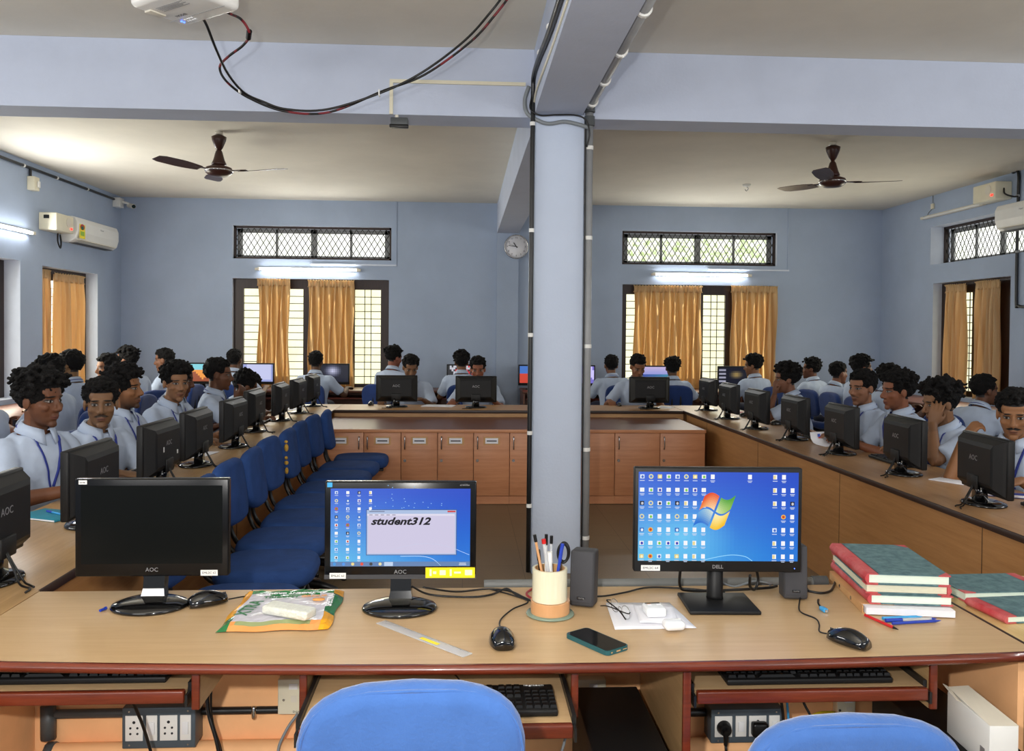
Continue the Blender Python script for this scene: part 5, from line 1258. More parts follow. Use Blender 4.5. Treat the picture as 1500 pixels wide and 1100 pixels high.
t = thing('junction_box', 'small cream switch box hanging from the left wall conduit', 'junction box', (XL, 9.62, 3.155), 90); b = B(); b.boxb(-.06, .06, -.08, -.0008, -.075, .075, bev=.006); b.obj('box_case', 'ivory', t); b = B(); b.boxb(.0, .04, -.10, -.081, -.04, .03, bev=.004); b.obj('box_socket', 'white_plastic', t); b = B(); b.cyl((-.02, -.02, .075), (-.02, -.02, .155), .014, seg=12); b.obj('box_stem', 'black_pipe', t)
t = thing('security_camera', 'small security camera on its box in the left back corner', 'camera', (XL, 11.9, 3.29), 90); b = B(); b.boxb(-.09, .06, -.10, -.0008, -.07, .06, bev=.006); b.obj('mount_box', 'white_plastic', t); b = B(); b.tube([(.0, -.10, .01), (.0, -.16, -.005), (.0, -.19, -.02)], .018, 10, 4); b.obj('camera_arm', 'white_plastic', t); b = B(); b.cyl((.04, -.17, -.03), (-.08, -.28, -.06), .032, seg=16); b.obj('camera_body', 'cream_plastic', t); b = B(); b.cyl((-.08, -.28, -.06), (-.086, -.286, -.0615), .026, seg=16); b.obj('camera_lens', 'black_gloss', t)
run('black conduit dropping beside the right air conditioner', [(XR - .02, 9.12, 3.398), (XR - .02, 9.02, 3.37), (XR - .02, 9.02, 3.0), (XR - .02, 9.02, 1.98), (XR - .02, 8.98, 1.9), (XR - .02, 8.8, 1.88), (XR - .02, 8.4, 1.88)], .016, 'black_pipe', clips=[((XR - .02, 9.02, z), (0, 0, 1)) for z in (3.12, 2.5)], clipm='grey_pvc', n=5)
t = thing('ceiling_hook', 'small white hook fixture on the far right ceiling', 'hook', (3.46, 10.2, ZC)); b = B(); b.lathe([(0, -.0005), (.05, -.0005), (.045, -.02), (.02, -.03), (0, -.03)], seg=20); b.obj('hook_base', 'white_plastic', t); b = B(); b.tube([(0, 0, -.03), (.02, 0, -.05), (0, 0, -.08), (-.02, 0, -.06)], .005, 6, 4); b.obj('hook_wire', 'steel', t)
# ------------------------------------------------------------------ students
def m_skin():
    t = NT('skin'); t.set(Roughness=.52); t.b.inputs['Specular IOR Level'].default_value = .35
    oi = t.n('ShaderNodeObjectInfo'); at = t.n('ShaderNodeAttribute', attribute_name='hc'); fa = t.n('ShaderNodeAttribute', attribute_name='face')
    sp = t.n('ShaderNodeSeparateXYZ'); t.l(at.outputs['Vector'], sp.inputs[0]); x, y, z = sp.outputs
    fs = t.n('ShaderNodeSeparateXYZ'); t.l(fa.outputs['Vector'], fs.inputs[0]); mou, brd, _ = fs.outputs
    ax = t.math('ABSOLUTE', x); front = t.math('GREATER_THAN', y, .035)
    def ell(cx, cz, rx, rz, soft=.35, tilt=0.0, src=ax):
        dz = t.math('SUBTRACT', z, cz)
        dx = t.math('SUBTRACT', src, cx)
        if tilt: dz = t.math('SUBTRACT', dz, t.math('MULTIPLY', dx, tilt))
        d = t.math('ADD', t.math('POWER', t.math('DIVIDE', t.math('ABSOLUTE', dx), rx), 2.0), t.math('POWER', t.math('DIVIDE', t.math('ABSOLUTE', dz), rz), 2.0))
        mr = t.n('ShaderNodeMapRange'); mr.inputs[1].default_value = 1 - soft; mr.inputs[2].default_value = 1 + soft; mr.inputs[3].default_value = 1; mr.inputs[4].default_value = 0
        t.l(d, mr.inputs[0]); return t.math('MULTIPLY', mr.outputs[0], front)
    col = oi.outputs['Color']
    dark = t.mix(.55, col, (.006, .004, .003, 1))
    def over(c, m, k): return t.mix(m if k is None else t.math('MULTIPLY', m, k), c, k2)
    c = col
    # stubble and jaw
    low = t.n('ShaderNodeMapRange'); low.inputs[1].default_value = -.030; low.inputs[2].default_value = -.100; t.l(z, low.inputs[0])
    jaw = t.math('MULTIPLY', t.math('MULTIPLY', low.outputs[0], t.math('GREATER_THAN', z, -.135)), t.math('MULTIPLY', t.math('GREATER_THAN', y, -.01), brd))
    c = t.mix(jaw, c, (.012, .009, .008, 1))
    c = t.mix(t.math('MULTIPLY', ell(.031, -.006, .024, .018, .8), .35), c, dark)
    c = t.mix(t.math('MULTIPLY', ell(0, -.074, .024, .0095), .6), c, (.16, .055, .045, 1))
    c = t.mix(t.math('MULTIPLY', ell(0, -.0735, .021, .0015), .8), c, (.01, .004, .004, 1))
    c = t.mix(t.math('MULTIPLY', ell(.007, -.044, .004, .003), .7), c, (.01, .005, .004, 1))
    c = t.mix(t.math('MULTIPLY', ell(.012, -.0575, .022, .0065, .4, -.25), mou), c, (.008, .006, .005, 1))
    c = t.mix(ell(.031, .001, .0165, .0085), c, (.02, .012, .01, 1))
    c = t.mix(ell(.031, -.0005, .0130, .0048), c, (.30, .27, .25, 1))
    c = t.mix(ell(.031, 0, .0062, .0062), c, (.006, .004, .003, 1))
    c = t.mix(t.math('MULTIPLY', ell(.032, .0205, .0215, .0048, .5, -.12), .95), c, (.008, .006, .005, 1))
    # scalp under the hair
    s1 = t.math('MULTIPLY', t.math('GREATER_THAN', z, .060), t.math('GREATER_THAN', y, -2))
    yb = t.math('MULTIPLY', t.math('LESS_THAN', y, -.035), t.math('GREATER_THAN', z, -.055)); sd = t.math('MULTIPLY', t.math('LESS_THAN', y, .028), t.math('GREATER_THAN', z, .022))
    sc_ = t.math('MINIMUM', t.math('ADD', t.math('ADD', s1, yb), sd), 1)
    isd = t.math('LESS_THAN', t.math('ADD', t.math('POWER', ax, 2.0), t.math('ADD', t.math('POWER', t.math('ABSOLUTE', y), 2.0), t.math('POWER', t.math('ABSOLUTE', z), 2.0))), .026)
    c = t.mix(t.math('MULTIPLY', sc_, isd), c, (.010, .008, .008, 1))
    t.l(c, t.b.inputs['Base Color'])
    MATS['skin'] = t.m
m_skin()
mat('hair_black', (13, 11, 11), .75, spec=.25, bump=.8, bscale=220)
mat('shirt_blue', (184, 198, 220), .85, var=.05, vscale=12, bump=.15, bscale=26)
mat('trousers_navy', (36, 40, 58), .9, bump=.1, bscale=60)
mat('lanyard_blue', (36, 52, 140), .6)
mat('shoe_black', (22, 20, 20), .4)

def push(me, fn):
    ns = [v.normal.copy() for v in me.vertices]; buf = []
    for v, n in zip(me.vertices, ns):
        p = v.co; buf.extend(p + n * fn(p))
    me.vertices.foreach_set('co', buf); me.update()
def ringe(c, a, b_, n=20, M_=None, pw=2.3):
    out = []
    for i in range(n):
        t = 2 * PI * i / n; cc, ss = math.cos(t), math.sin(t); p = 2 / pw
        v = V((c[0] + math.copysign(abs(cc) ** p, cc) * a, c[1] + math.copysign(abs(ss) ** p, ss) * b_, c[2])); out.append(M_ @ v if M_ else v)
    return out
def ik(S, W, l1, l2, hint):
    d = W - S; L = d.length; L2 = min(L, (l1 + l2) * .995)
    if L > L2: W = S + d.normalized() * L2; d = W - S; L = L2
    a = (l1 * l1 - l2 * l2 + L * L) / (2 * L); h = math.sqrt(max(0, l1 * l1 - a * a)); u = d.normalized()
    hv = V(hint) - u * V(hint).dot(u); hv.normalize()
    return S + u * a + hv * h, W
def hand(b, W, d, nrm, side, curl, vox):
    "palm and five fingers; d = finger direction, nrm = back of the hand, side = +1 right"
    d = d.normalized(); nrm = (nrm - d * nrm.dot(d)).normalized(); x = d.cross(nrm) * side   # towards little finger when side=+1
    x = -x
    P = lambda a, c, e: W + x * a + d * c + nrm * e
    rm = max(.0, vox * .75)
    b.loft([[P(a * w, y, e * th) for a, e in [(math.cos(2 * PI * k / 12), math.sin(2 * PI * k / 12)) for k in range(12)]] for y, w, th in ((-.02, .026, .020), (.02, .034, .018), (.06, .042, .016), (.09, .040, .013))])
    for fx, L, in ((.031, .066), (.0105, .078), (-.0105, .073), (-.030, .056)):
        p0 = V((fx * .8, .055, 0)); p1 = V((fx, .088, .002)); pts = [p0, p1]; a = 0
        for seg, kk in ((.45, curl), (.32, curl * 1.2), (.23, curl * .8)):
            a += R(kk); q = pts[-1] + V((fx * .08, math.cos(a) * L * seg, -math.sin(a) * L * seg)); pts.append(q)
        b.tube([P(*p) for p in pts], [max(rm, .0092), max(rm, .0095), max(rm, .0088), max(rm, .0078), max(rm, .0065)], 8, 3)
    b.tube([P(.018, .012, -.004), P(.040, .040, -.010), P(.050, .066, -.016 - curl * .0002), P(.047, .088, -.022 - curl * .0004)], [max(rm, .014), max(rm, .0115), max(rm, .0095), max(rm, .0075)], 8, 3)

TONES = [(118, 76, 54), (132, 88, 62), (104, 66, 46), (146, 100, 72), (96, 60, 44)]
people_n = [0]
def person(label, head, face, hyaw=0.0, hpitch=0.0, lean=8.0, L=None, Rr=None, hair='curly', tone=0, mou=0.0, beard=.25, vox=.009, lanyard=False, card=False, hs=1.08, chair_label=None, chair_rot=None, badge=False, twist=0.0, k=None, roll=0.0):
    """seated student; head = world position of the head centre, face = heading of the body (0 = away from the camera),
    L / Rr = (wrist xyz in body space, finger direction, back-of-hand direction, curl, elbow hint)"""
    seed = people_n[0]; people_n[0] += 1; rnd = random.Random(seed)
    hipz = .53
    def headpos(kk):
        Mc_ = T(0, 0, hipz) @ RX(-lean); nb = Mc_ @ V((0, -.012, .545 * kk)); return nb + V((0, .030 + .0016 * lean, .135))
    if k is None:
        lo, hi = .7, 1.25
        for _ in range(30):
            m_ = (lo + hi) / 2
            if headpos(m_).z < head[2]: lo = m_
            else: hi = m_
        k = max(.86, min(1.14, lo))
    hp = headpos(k); rot = RZ(face)
    off = rot @ V((hp.x, hp.y, 0)); root = V((head[0] - off.x, head[1] - off.y, 0))
    dz = head[2] - hp.z
    Mc = T(0, 0, hipz) @ RX(-lean) @ RZ(twist)
    def MT(z):   # bend of the trunk at height z above the hip
        f = max(0, min(1, z / .28)); return T(0, 0, hipz) @ RX(-lean * f) @ RZ(twist * f)
    Mh = T(hp.x, hp.y, hp.z) @ RZ(hyaw) @ RX(-hpitch) @ RY(roll) @ Matrix.Scale(hs, 4)
    tor = [(-.028, .165, .115, -.02), (.05, .165, .112, -.005), (.13, .150, .100, .006), (.25, .162, .105, .008), (.35, .178, .108, .002), (.425, .180, .098, -.006), (.475, .150, .080, -.012), (.515, .095, .064, -.014), (.545, .060, .056, -.012)]
    def trunk(b, g, gy, top=None):
        b.loft([ringe((0, cy, z * k), a + g, d + gy, 24, MT(z * k)) for z, a, d, cy in (tor if top is None else tor[:top])])
    # ---- arms
    arms = []
    for side, spec in ((-1, L), (1, Rr)):
        S = Mc @ V((side * .172, -.01, .435 * k))
        if spec is None: spec = ((side * .17, .40, .795), None, None, 22, None)
        tgt, fd, nr, curl, hint = spec
        W = V(tgt); E, W = ik(S, W, .285, .255, hint or (side * .55, -.35, -.8))
        fdv = V(fd) if fd else ((W - E).normalized() + V((-side * .15, .25, -.05)))
        nv = V(nr) if nr else V((side * .1, 0, 1))
        arms.append((side, S, E, W, fdv, nv, curl))
    # ---- body: one continuous skin
    b = B()
    trunk(b, -.012, -.012)
    for side, S, E, W, fd, nv, curl in arms:
        b.tube([Mc @ V((side * .10, -.01, .43 * k)), S, S + (E - S) * .35, S + (E - S) * .75, E, E + (W - E) * .25, E + (W - E) * .6, W], [.05, .052, .048, .041, .039, .041, .034, .0265], 12, 3)
        hand(b, W, fd, nv, side, curl, vox)
    nb = Mc @ V((0, -.012, .52 * k)); hh = Mh @ V((0, -.022, -.05))
    b.tube([nb, nb + (hh - nb) * .5 + V((0, .004, 0)), hh], [.062, .053, .054], 14, 3)
    E_ = lambda c, r: b.ell(c, r, 16, 10, M=Mh)
    E_((0, -.018, .030), (.0745, .094, .084)); E_((0, .020, -.032), (.0635, .068, .085)); E_((0, .026, -.078), (.050, .055, .044)); E_((0, .068, -.108), (.023, .018, .017))
    E_((0, .072, .022), (.050, .017, .012)); E_((0, .045, .04), (.058, .036, .04))
    for s in (-1, 1):
        E_((s * .042, .054, -.028), (.021, .026, .022)); E_((s * .076, -.010, -.012), (.0085, .020, .031)); E_((s * .031, .0705, 0), (.0145, .010, .0095)); E_((s * .0125, .090, -.041), (.0085, .010, .0075))
    b.tube([(0, .078, .018), (0, .090, -.008), (0, .104, -.034), (0, .094, -.044)], [.009, .0095, .0125, .008], 10, 3, M=Mh)
    E_((0, .080, -.067), (.024, .013, .0065)); E_((0, .079, -.079), (.021, .013, .0075))
    me = voxel(b, vox, 3 if vox < .008 else 2, ['skin'], 'body')
    at = me.attributes.new('hc', 'FLOAT_VECTOR', 'POINT'); fa = me.attributes.new('face', 'FLOAT_VECTOR', 'POINT'); Mi = Mh.inverted()
    buf = []; fb = []
    for v in me.vertices: q = Mi @ v.co; buf.extend(q); fb.extend((mou, beard, 0))
    at.data.foreach_set('vector', buf); fa.data.foreach_set('vector', fb)
    t = thing('person', label, 'person', (root.x, root.y, dz), face, 'students in pale blue shirts')
    body = bpy.data.objects.new('body', me); COL.objects.link(body); body.parent = t; body.color = lin(tuple(c * rnd.uniform(.93, 1.05) for c in TONES[tone % 5]))
    # ---- hair
    st = {'curly': (.020, .018, .022, 1.0), 'big': (.028, .022, .024, 1.0), 'short': (.006, .010, .016, .85), 'neat': (.012, .007, .017, .9), 'messy': (.020, .018, .020, .95)}[hair]
    vol, jit, rad, _ = st
    b = B(); n = 0; tries = 0
    while n < (620 if vox < .008 else 260) and tries < 6000:
        tries += 1
        u = rnd.uniform(-.75, 1); a = rnd.uniform(0, 2 * PI); c = math.sqrt(max(0, 1 - u * u)); dv = V((c * math.cos(a), c * math.sin(a), u))
        p = V((dv.x * .077, dv.y * .098 - .018, dv.z * .090 + .032))
        if p.y > .045: hz = .066
        elif p.y > .018: hz = .020 + (p.y - .018) / .027 * .046
        elif p.y > -.030: hz = .020 + (.018 - p.y) / .048 * .0
        else: hz = -.058 if p.y < -.055 else .02 - (-.03 - p.y) / .025 * .078
        if p.z < hz: continue
        upk = max(0, min(1, (p.z + .02) / .10)); vv = vol * (.15 + .85 * upk)
        p += dv * (vv * rnd.uniform(.3, 1.0)) + V((rnd.gauss(0, jit), rnd.gauss(0, jit), abs(rnd.gauss(0, jit)) * .5)) * upk * .7
        r = rad * rnd.uniform(.45, .85) * (.6 + .4 * upk) * (.82 if vox < .008 else 1)
        b.ell(p, (r, r, r * .8), 8, 6, M=Mh); n += 1
    b.ell((0, -.026, .040), (.080 + vol * .35, .096 + vol * .35, .080 + vol * .5), 16, 10, M=Mh)
    hm = voxel(b, max(.0045, vox * .7), 2, ['hair_black'], 'hair')
    push(hm, lambda p: .0045 * noise.noise(p * 85 + V((seed, 0, 0))))
    ho = bpy.data.objects.new('hair', hm); COL.objects.link(ho); ho.parent = t
    # ---- shirt
    b = B(); trunk(b, .014, .018, 8)
    for side, S, E, W, fd, nv, curl in arms:
        b.tube([Mc @ V((side * .09, -.01, .42 * k)), S, S + (E - S) * .3, S + (E - S) * .62, S + (E - S) * .80], [.064, .070, .066, .066, .068], 14, 3)
    sm = voxel(b, .0105 if vox < .008 else .014, 5, ['shirt_blue'], 'shirt')
    push(sm, lambda p: .007 * noise.noise(p * 9 + V((seed * 3, 0, 0))) + .0045 * noise.noise(V((p.x * 26, p.y * 26, p.z * 12)) + V((0, seed, 0))))
    so = bpy.data.objects.new('shirt', sm); COL.objects.link(so); so.parent = t
    # collar
    b = B(); Mk = Mc @ T(0, -.006, .515 * k + .004); rows = []
    for r_, z, fr in ((.0585, .046, 1.0), (.070, .052, 1.0), (.094, .008, 1.0)):
        row = []
        for i in range(25):
            a = R(90 + 14 + (332) * i / 24); e = abs(i - 12) / 12; pt = max(0, e - .72) / .28
            rr = r_ + (.014 * pt if r_ > .08 else 0); row.append(Mk @ V((rr * math.cos(a) * 1.02, rr * math.sin(a) * .98 + .004, z - .034 * e * e + (-.026 * pt if r_ > .08 else 0))))
        rows.append(row)
    b.loft(rows, closed=False, caps=False); co_ = b.obj('collar', 'shirt_blue', so, fix=False); md = co_.modifiers.new('s', 'SOLIDIFY'); md.thickness = .004
    # ---- trousers and shoes
    b = B()
    for s in (-1, 1): b.tube([(s * .085, -.03, hipz + .035), (s * .10, .15, hipz + .045), (s * .11, .36, hipz + .04), (s * .115, .435, hipz + .0), (s * .115, .43, .34), (s * .12, .41, .085 - dz)], [.09, .088, .072, .064, .056, .050], 14, 4)
    b.ell((0, -.03, hipz + .03), (.17, .125, .085), 18, 10)
    b.obj('trousers', 'trousers_navy', t)
    for s in (-1, 1):
        b = B(); b.loft([ringe((s * .12, y, .0 - dz + h), w, .001 + h, 14, None) for y, w, h in ()] or [[V((s * .12 + w * math.cos(2 * PI * i / 14), y, -dz + .002 + max(0, h * (1 + math.sin(2 * PI * i / 14))))) for i in range(14)] for y, w, h in ((.33, .02, .02), (.36, .036, .042), (.44, .040, .045), (.52, .045, .030), (.575, .036, .022), (.60, .015, .012))]); b.obj('shoe', 'shoe_black', t)
    # ---- lanyard
    if lanyard:
        bv = BVHTree.FromPolygons([v.co.copy() for v in sm.vertices], [tuple(p.vertices) for p in sm.polygons])
        fwd = (Mc.to_3x3() @ V((0, 1, 0))).normalized()
        def onshirt(x, z, off=.004):
            o = Mc @ V((x, .45, z)); h = bv.ray_cast(o, -fwd)
            return (h[0] + fwd * off) if h[0] else None
        b = B()
        for s in (-1, 1):
            pts = [p for p in [onshirt(s * (.066 - .058 * i / 9), (.50 - .235 * i / 9) * k) for i in range(10)] if p]
            st_ = Mc @ V((s * .078, -.01, .535 * k))
            if len(pts) > 3: b.tube([st_] + pts, .0075, 6, 2, flat=.45)
        b.tube([Mc @ V((.078 * math.cos(a), -.012 + .076 * math.sin(a), .537 * k + .012 * -math.sin(a))) for a in [PI + PI * i / 10 for i in range(11)]], .0075, 6, 2, flat=.45)
        lo_ = b.obj('lanyard', 'lanyard_blue', t)
        if card:
            p = onshirt(0, .235 * k, .006)
            if p:
                b = B(); Mq = Matrix.Translation(p) @ RX(-lean); b.box((0, 0, -.03), (.055, .004, .085), M=Mq, bev=.0015); cd = b.obj('id_card', 'lanyard_blue', lo_)
                b = B(); b.boxb(-.02, .02, .0022, .0028, -.055, -.01, M=Mq); b.obj('card_paper', 'white_paper', cd)
    return t, root

def seat(root, face, lab): return seat_for(root.x, root.y, face, lab)
DOWN = lambda s: (s * .5, -.3, -.85)
folk = []
def student(label, chair, head, face, cface=None, **kw):
    t, root = person(label, head, face, **kw)
    seat(root, face if cface is None else cface, chair)
# left desk, facing its monitors
student('student with tall curly hair at the far left, looking right in near profile', 'dark blue chair under the tall curly haired student at far left', (-2.10, 4.30, 1.215), -112, hyaw=6, hpitch=4, lean=6, hair='big', tone=2, vox=.0055, lanyard=True, beard=.35, Rr=((.10, .37, .80), (-.3, 1, -.1), None, 14, (.9, -.4, -.5)), L=((-.18, .36, .80), None, None, 20, None))
student('student with thin moustache turning round to face the camera on the left', 'dark blue chair under the student with moustache facing the camera', (-2.05, 4.87, 1.148), -118, hyaw=-38, hpitch=3, lean=8, hair='neat', tone=1, vox=.0055, lanyard=True, mou=.85, beard=.12, Rr=((.12, .40, .79), (-.4, 1, -.1), None, 14, None))
student('bearded student in profile behind the one facing the camera', 'dark blue chair under the bearded student in profile on the left', (-2.22, 5.64, 1.175), -98, hyaw=4, hpitch=-2, lean=4, hair='big', tone=1, vox=.0065, lanyard=True, mou=.5, beard=.8)
student('student on the left desk glancing sideways with one arm forward to his mouse', 'dark blue chair under the student glancing sideways', (-2.10, 6.26, 1.178), -112, hyaw=-28, hpitch=4, lean=12, hair='messy', tone=3, vox=.0065, lanyard=True, mou=.35, beard=.15, Rr=((.10, .46, .79), (-.2, 1, -.1), None, 25, None))
student('student mostly hidden behind the sideways glancing one', 'dark blue chair under the mostly hidden student', (-2.26, 6.83, 1.17), -92, hyaw=6, hpitch=12, lean=10, hair='neat', tone=2, lanyard=False)
student('student in dim profile holding a hand up at the left desk', 'dark blue chair under the student in dim profile', (-2.06, 7.20, 1.188), -85, hyaw=5, hpitch=4, lean=6, hair='short', tone=2, lanyard=True, Rr=((.10, .24, .98), (-.1, .5, .9), (.6, .6, -.2), 35, None))
student('student leaning far down over the left desk, back of shirt showing', 'dark blue chair under the student leaning far down', (-2.02, 7.92, 1.035), -66, hyaw=6, hpitch=20, lean=30, hair='curly', tone=2)
# students along the left wall
student('student at the left wall, head just behind the tall curly haired one', 'dark blue chair under the left wall student behind the curly hair', (-3.42, 7.12, 1.185), 82, lean=8, hair='curly', tone=1, hpitch=10)
student('student at the left wall seen from behind before the golden curtain', 'dark blue chair under the left wall student before the curtain', (-3.60, 7.89, 1.224), 62, hyaw=22, lean=6, hair='neat', tone=1, lanyard=True)
student('student at the left wall looking back over his shoulder', 'dark blue chair under the left wall student looking back', (-3.60, 8.70, 1.169), 86, hyaw=46, lean=8, hair='neat', tone=3, hpitch=5)
student('tall student in the back left with broad white back', 'dark blue chair under the tall student in the back left', (-3.74, 9.53, 1.214), 60, hyaw=28, lean=14, hair='messy', tone=1)
student('student in profile to the left near the orange picture monitor', 'dark blue chair under the student near the orange picture monitor', (-3.60, 10.30, 1.187), 84, hyaw=8, lean=8, hair='short', tone=1, hpitch=6)
student('student cut off by the left edge, only the back of his shirt visible', 'dark blue chair at the very left edge of the view', (-3.36, 5.95, 1.16), 86, lean=12, hair='short', tone=1)
# along the back wall, backs to the camera
student('student facing the pale window monitor before the left curtain', 'dark blue chair before the pale window monitor', (-2.92, 10.90, 1.17), -8, lean=10, hair='short', tone=2, Rr=((.30, .40, .80), None, None, 20, None))
student('student from behind between the two left curtains', 'dark blue chair of the student between the two left curtains', (-1.897, 10.90, 1.151), -4, lean=8, hair='short', tone=2, Rr=((.34, .40, .80), (.2, 1, 0), None, 20, None))
student('student with tousled hair bending right by the left window edge', 'dark blue chair left of the tousled student by the window edge', (-.896, 10.85, 1.215), -24, hyaw=-24, lean=10, hair='messy', tone=1, hpitch=10)
student('student from behind in front of the red picture monitor', 'dark blue chair of the student at the red picture monitor', (-.033, 10.9, 1.163), 4, lean=8, hair='curly', tone=1)
student('student from behind at the purple picture monitor right of the column', 'dark blue chair at the purple picture monitor', (1.922, 10.90, 1.131), 10, hyaw=-10, lean=6, hair='short', tone=1, lanyard=True)
student('student from behind at the blue sunset monitor', 'dark blue chair at the blue sunset monitor', (2.737, 10.90, 1.10), -6, lean=6, hair='messy', tone=2, Rr=((.30, .38, .80), None, None, 20, None))
student('student turned left beside the dark island monitor', 'dark blue chair beside the dark island monitor', (3.76, 10.75, 1.146), 22, hyaw=38, lean=8, hair='curly', tone=1, hpitch=6)
student('student in the back right corner turned to the left', 'dark blue chair in the back right corner', (4.62, 10.96, 1.10), 30, hyaw=36, lean=8, hair='messy', tone=2)
# back desk, facing the camera
student('student looking down behind the left monitor of the back desk', 'dark blue chair behind the left monitor of the back desk', (-.61, 9.62, 1.147), 180, hyaw=14, hpitch=24, lean=10, hair='neat', tone=1, Rr=((.30, .34, .79), (0, 1, -.1), None, 20, None))
student('student peering over the monitor just left of the column', 'dark blue chair behind the monitor left of the column', (.158, 9.62, 1.132), 180, hpitch=12, lean=8, hair='neat', tone=1, mou=.6, Rr=((.28, .34, .79), (0, 1, -.1), None, 20, None))
student('student looking down behind the back desk monitor right of the column', 'dark blue chair behind the back desk monitor right of the column', (2.01, 9.62, 1.172), 180, hyaw=10, hpitch=26, lean=10, hair='short', tone=1, Rr=((.36, .36, .79), (0, 1, -.1), None, 25, None))
# right desk, facing its monitors
student('smiling student with full moustache at the right edge, hand raised to his ear', 'dark blue chair under the moustached student at the right edge', (3.10, 4.56, 1.135), 132, hyaw=12, hpitch=14, lean=8, hair='short', tone=3, vox=.0055, lanyard=True, card=True, mou=1.0, beard=.12, Rr=((.225, .20, .985), (-.55, -.15, .75), (.55, .75, .3), 45, (.25, .25, -1)), L=((-.10, .36, .80), (.4, 1, -.1), None, 25, None))
student('student with thick curly hair resting his cheek on his hand', 'dark blue chair under the student resting his cheek', (3.10, 5.31, 1.13), 97, hyaw=-6, hpitch=10, lean=16, hair='big', tone=1, vox=.0055, lanyard=True, card=True, beard=.2, L=((-.085, .285, 1.00), (-.02, -.28, 1), (-.75, .6, .1), 12, (-.35, .65, -.8)), Rr=((.12, .42, .80), None, None, 25, None))
student('student in left profile between the cheek resting and smiling ones', 'dark blue chair under the right desk student in left profile', (3.10, 5.85, 1.17), 94, hyaw=-4, hpitch=3, lean=6, hair='curly', tone=1, vox=.0065, lanyard=True, beard=.25, L=((-.10, .44, .80), None, None, 30, None))
student('smiling student with a neat side parting at the middle of the right desk', 'dark blue chair under the smiling student in the middle of the right desk', (3.10, 6.38, 1.156), 104, hyaw=8, hpitch=4, lean=4, hair='neat', tone=3, vox=.0065, lanyard=True, mou=.5, beard=.3)
student('student with hand on chin near the far end of the right desk', 'dark blue chair under the student with hand on chin', (3.08, 7.88, 1.135), 74, hyaw=10, hpitch=4, lean=14, hair='big', tone=1, L=((-.04, .26, .985), (.1, .0, 1), (-.2, .8, .3), 35, (-.3, .6, -.8)))
# along the right wall
student('student from behind near the back right corner, shirt stretched over his back', 'dark blue chair near the back right corner', (4.58, 10.02, 1.09), -76, lean=14, hair='short', tone=1)
student('taller student from behind above the smiling one', 'dark blue chair of the taller student above the smiling one', (4.62, 9.50, 1.18), -84, hyaw=-10, lean=8, hair='curly', tone=1)
student('student with dark curls behind the right desk profile student', 'dark blue chair of the dark curled student by the right wall', (4.62, 8.86, 1.10), -88, lean=8, hair='curly', tone=2)
student('student facing away to the teal monitor on the right wall bench', 'dark blue chair before the teal monitor', (4.60, 7.16, 1.085), -70, hyaw=-22, lean=20, hair='neat', tone=2, lanyard=True)
# ------------------------------------------------------------------ small things on the student desks
def flat_item(name, label, cat, x, y, rz, w, l, th, m, group=None, z=DZ):
    t = thing(name, label, cat, (x, y, z + EPS), rz, group)
    b = B(); b.boxb(-w / 2, w / 2, -l / 2, l / 2, 0, th, bev=min(.0015, th * .4)); b.obj('cover' if th > .004 else 'sheet', m, t)
    if th > .004: b = B(); b.boxb(-w / 2 - .001, w / 2 - .006, -l / 2 + .003, l / 2 - .003, th * .2, th * .8); b.obj('page_block', 'white_paper', t)
    return t
flat_item('notebook', 'teal notebook on the left desk edge before the curly haired student', 'notebook', -1.80, 3.76, 68, .17, .24, .009, 'teal_paper')
pen('blue ballpoint pen lying on the teal notebook', (-1.83, 3.80, DZ + .015), (-1.72, 3.72, DZ + .0145), .0042, 'light_blue_plastic', 'blue_plastic', 'blue_plastic', capl=.04)
flat_item('paper_sheet', 'printed sheet on the left desk behind the second monitor', 'paper', -1.74, 4.12, 12, .18, .24, .0012, 'white_paper')
flat_item('paper_sheet', 'white papers on the left desk before the sideways glancing student', 'paper', -1.74, 5.56, -8, .20, .28, .003, 'white_paper')
flat_item('paper_sheet', 'white paper by the mouse of the far left desk student', 'paper', -1.74, 8.72, 10, .2, .28, .003, 'white_paper')
flat_item('paper_sheet', 'open papers on the back desk between its two left monitors', 'paper', -.27, 9.12, 78, .22, .34, .006, 'white_paper')
flat_item('paper_sheet', 'white paper on the back desk right of the column monitor', 'paper', 2.20, 9.05, 60, .2, .16, .003, 'white_paper')
flat_item('paper_sheet', 'pink covered booklet near the far end of the right desk', 'paper', 2.80, 8.50, 10, .2, .16, .005, 'book_red')
flat_item('paper_sheet', 'white booklet on the right desk between the two nearest monitors', 'paper', 2.74, 4.56, 30, .12, .20, .004, 'white_paper')
flat_item('pencil_pouch', 'patterned dark pouch beside the nearest right monitor', 'pouch', 2.78, 4.12, 60, .05, .22, .02, 'lanyard_blue')
t = thing('paper_folder', 'bent white card folder with a small coloured print on the right desk', 'folder', (2.70, 6.10, DZ + EPS), 14)
b = B(); b.loft([[V((-.10, y, z)), V((.10, y + .02, z))] for y, z in ((-.12, .001), (-.02, .003), (.02, .012), (.05, .04), (.06, .085))], closed=False, caps=False); o = b.obj('card', 'white_paper', t, fix=False); md = o.modifiers.new('s', 'SOLIDIFY'); md.thickness = .001
b = B(); b.colour = (60, 90, 190); b.quad((-.04, .0485, .05), (-.015, .0505, .05), (-.015, .0545, .072), (-.04, .0525, .072)); b.colour = (200, 60, 70); b.quad((-.035, .0465, .04), (-.01, .049, .04), (-.01, .0503, .049), (-.035, .0485, .049)); b.obj('coloured_print', 'printed_matte', t, fix=False)
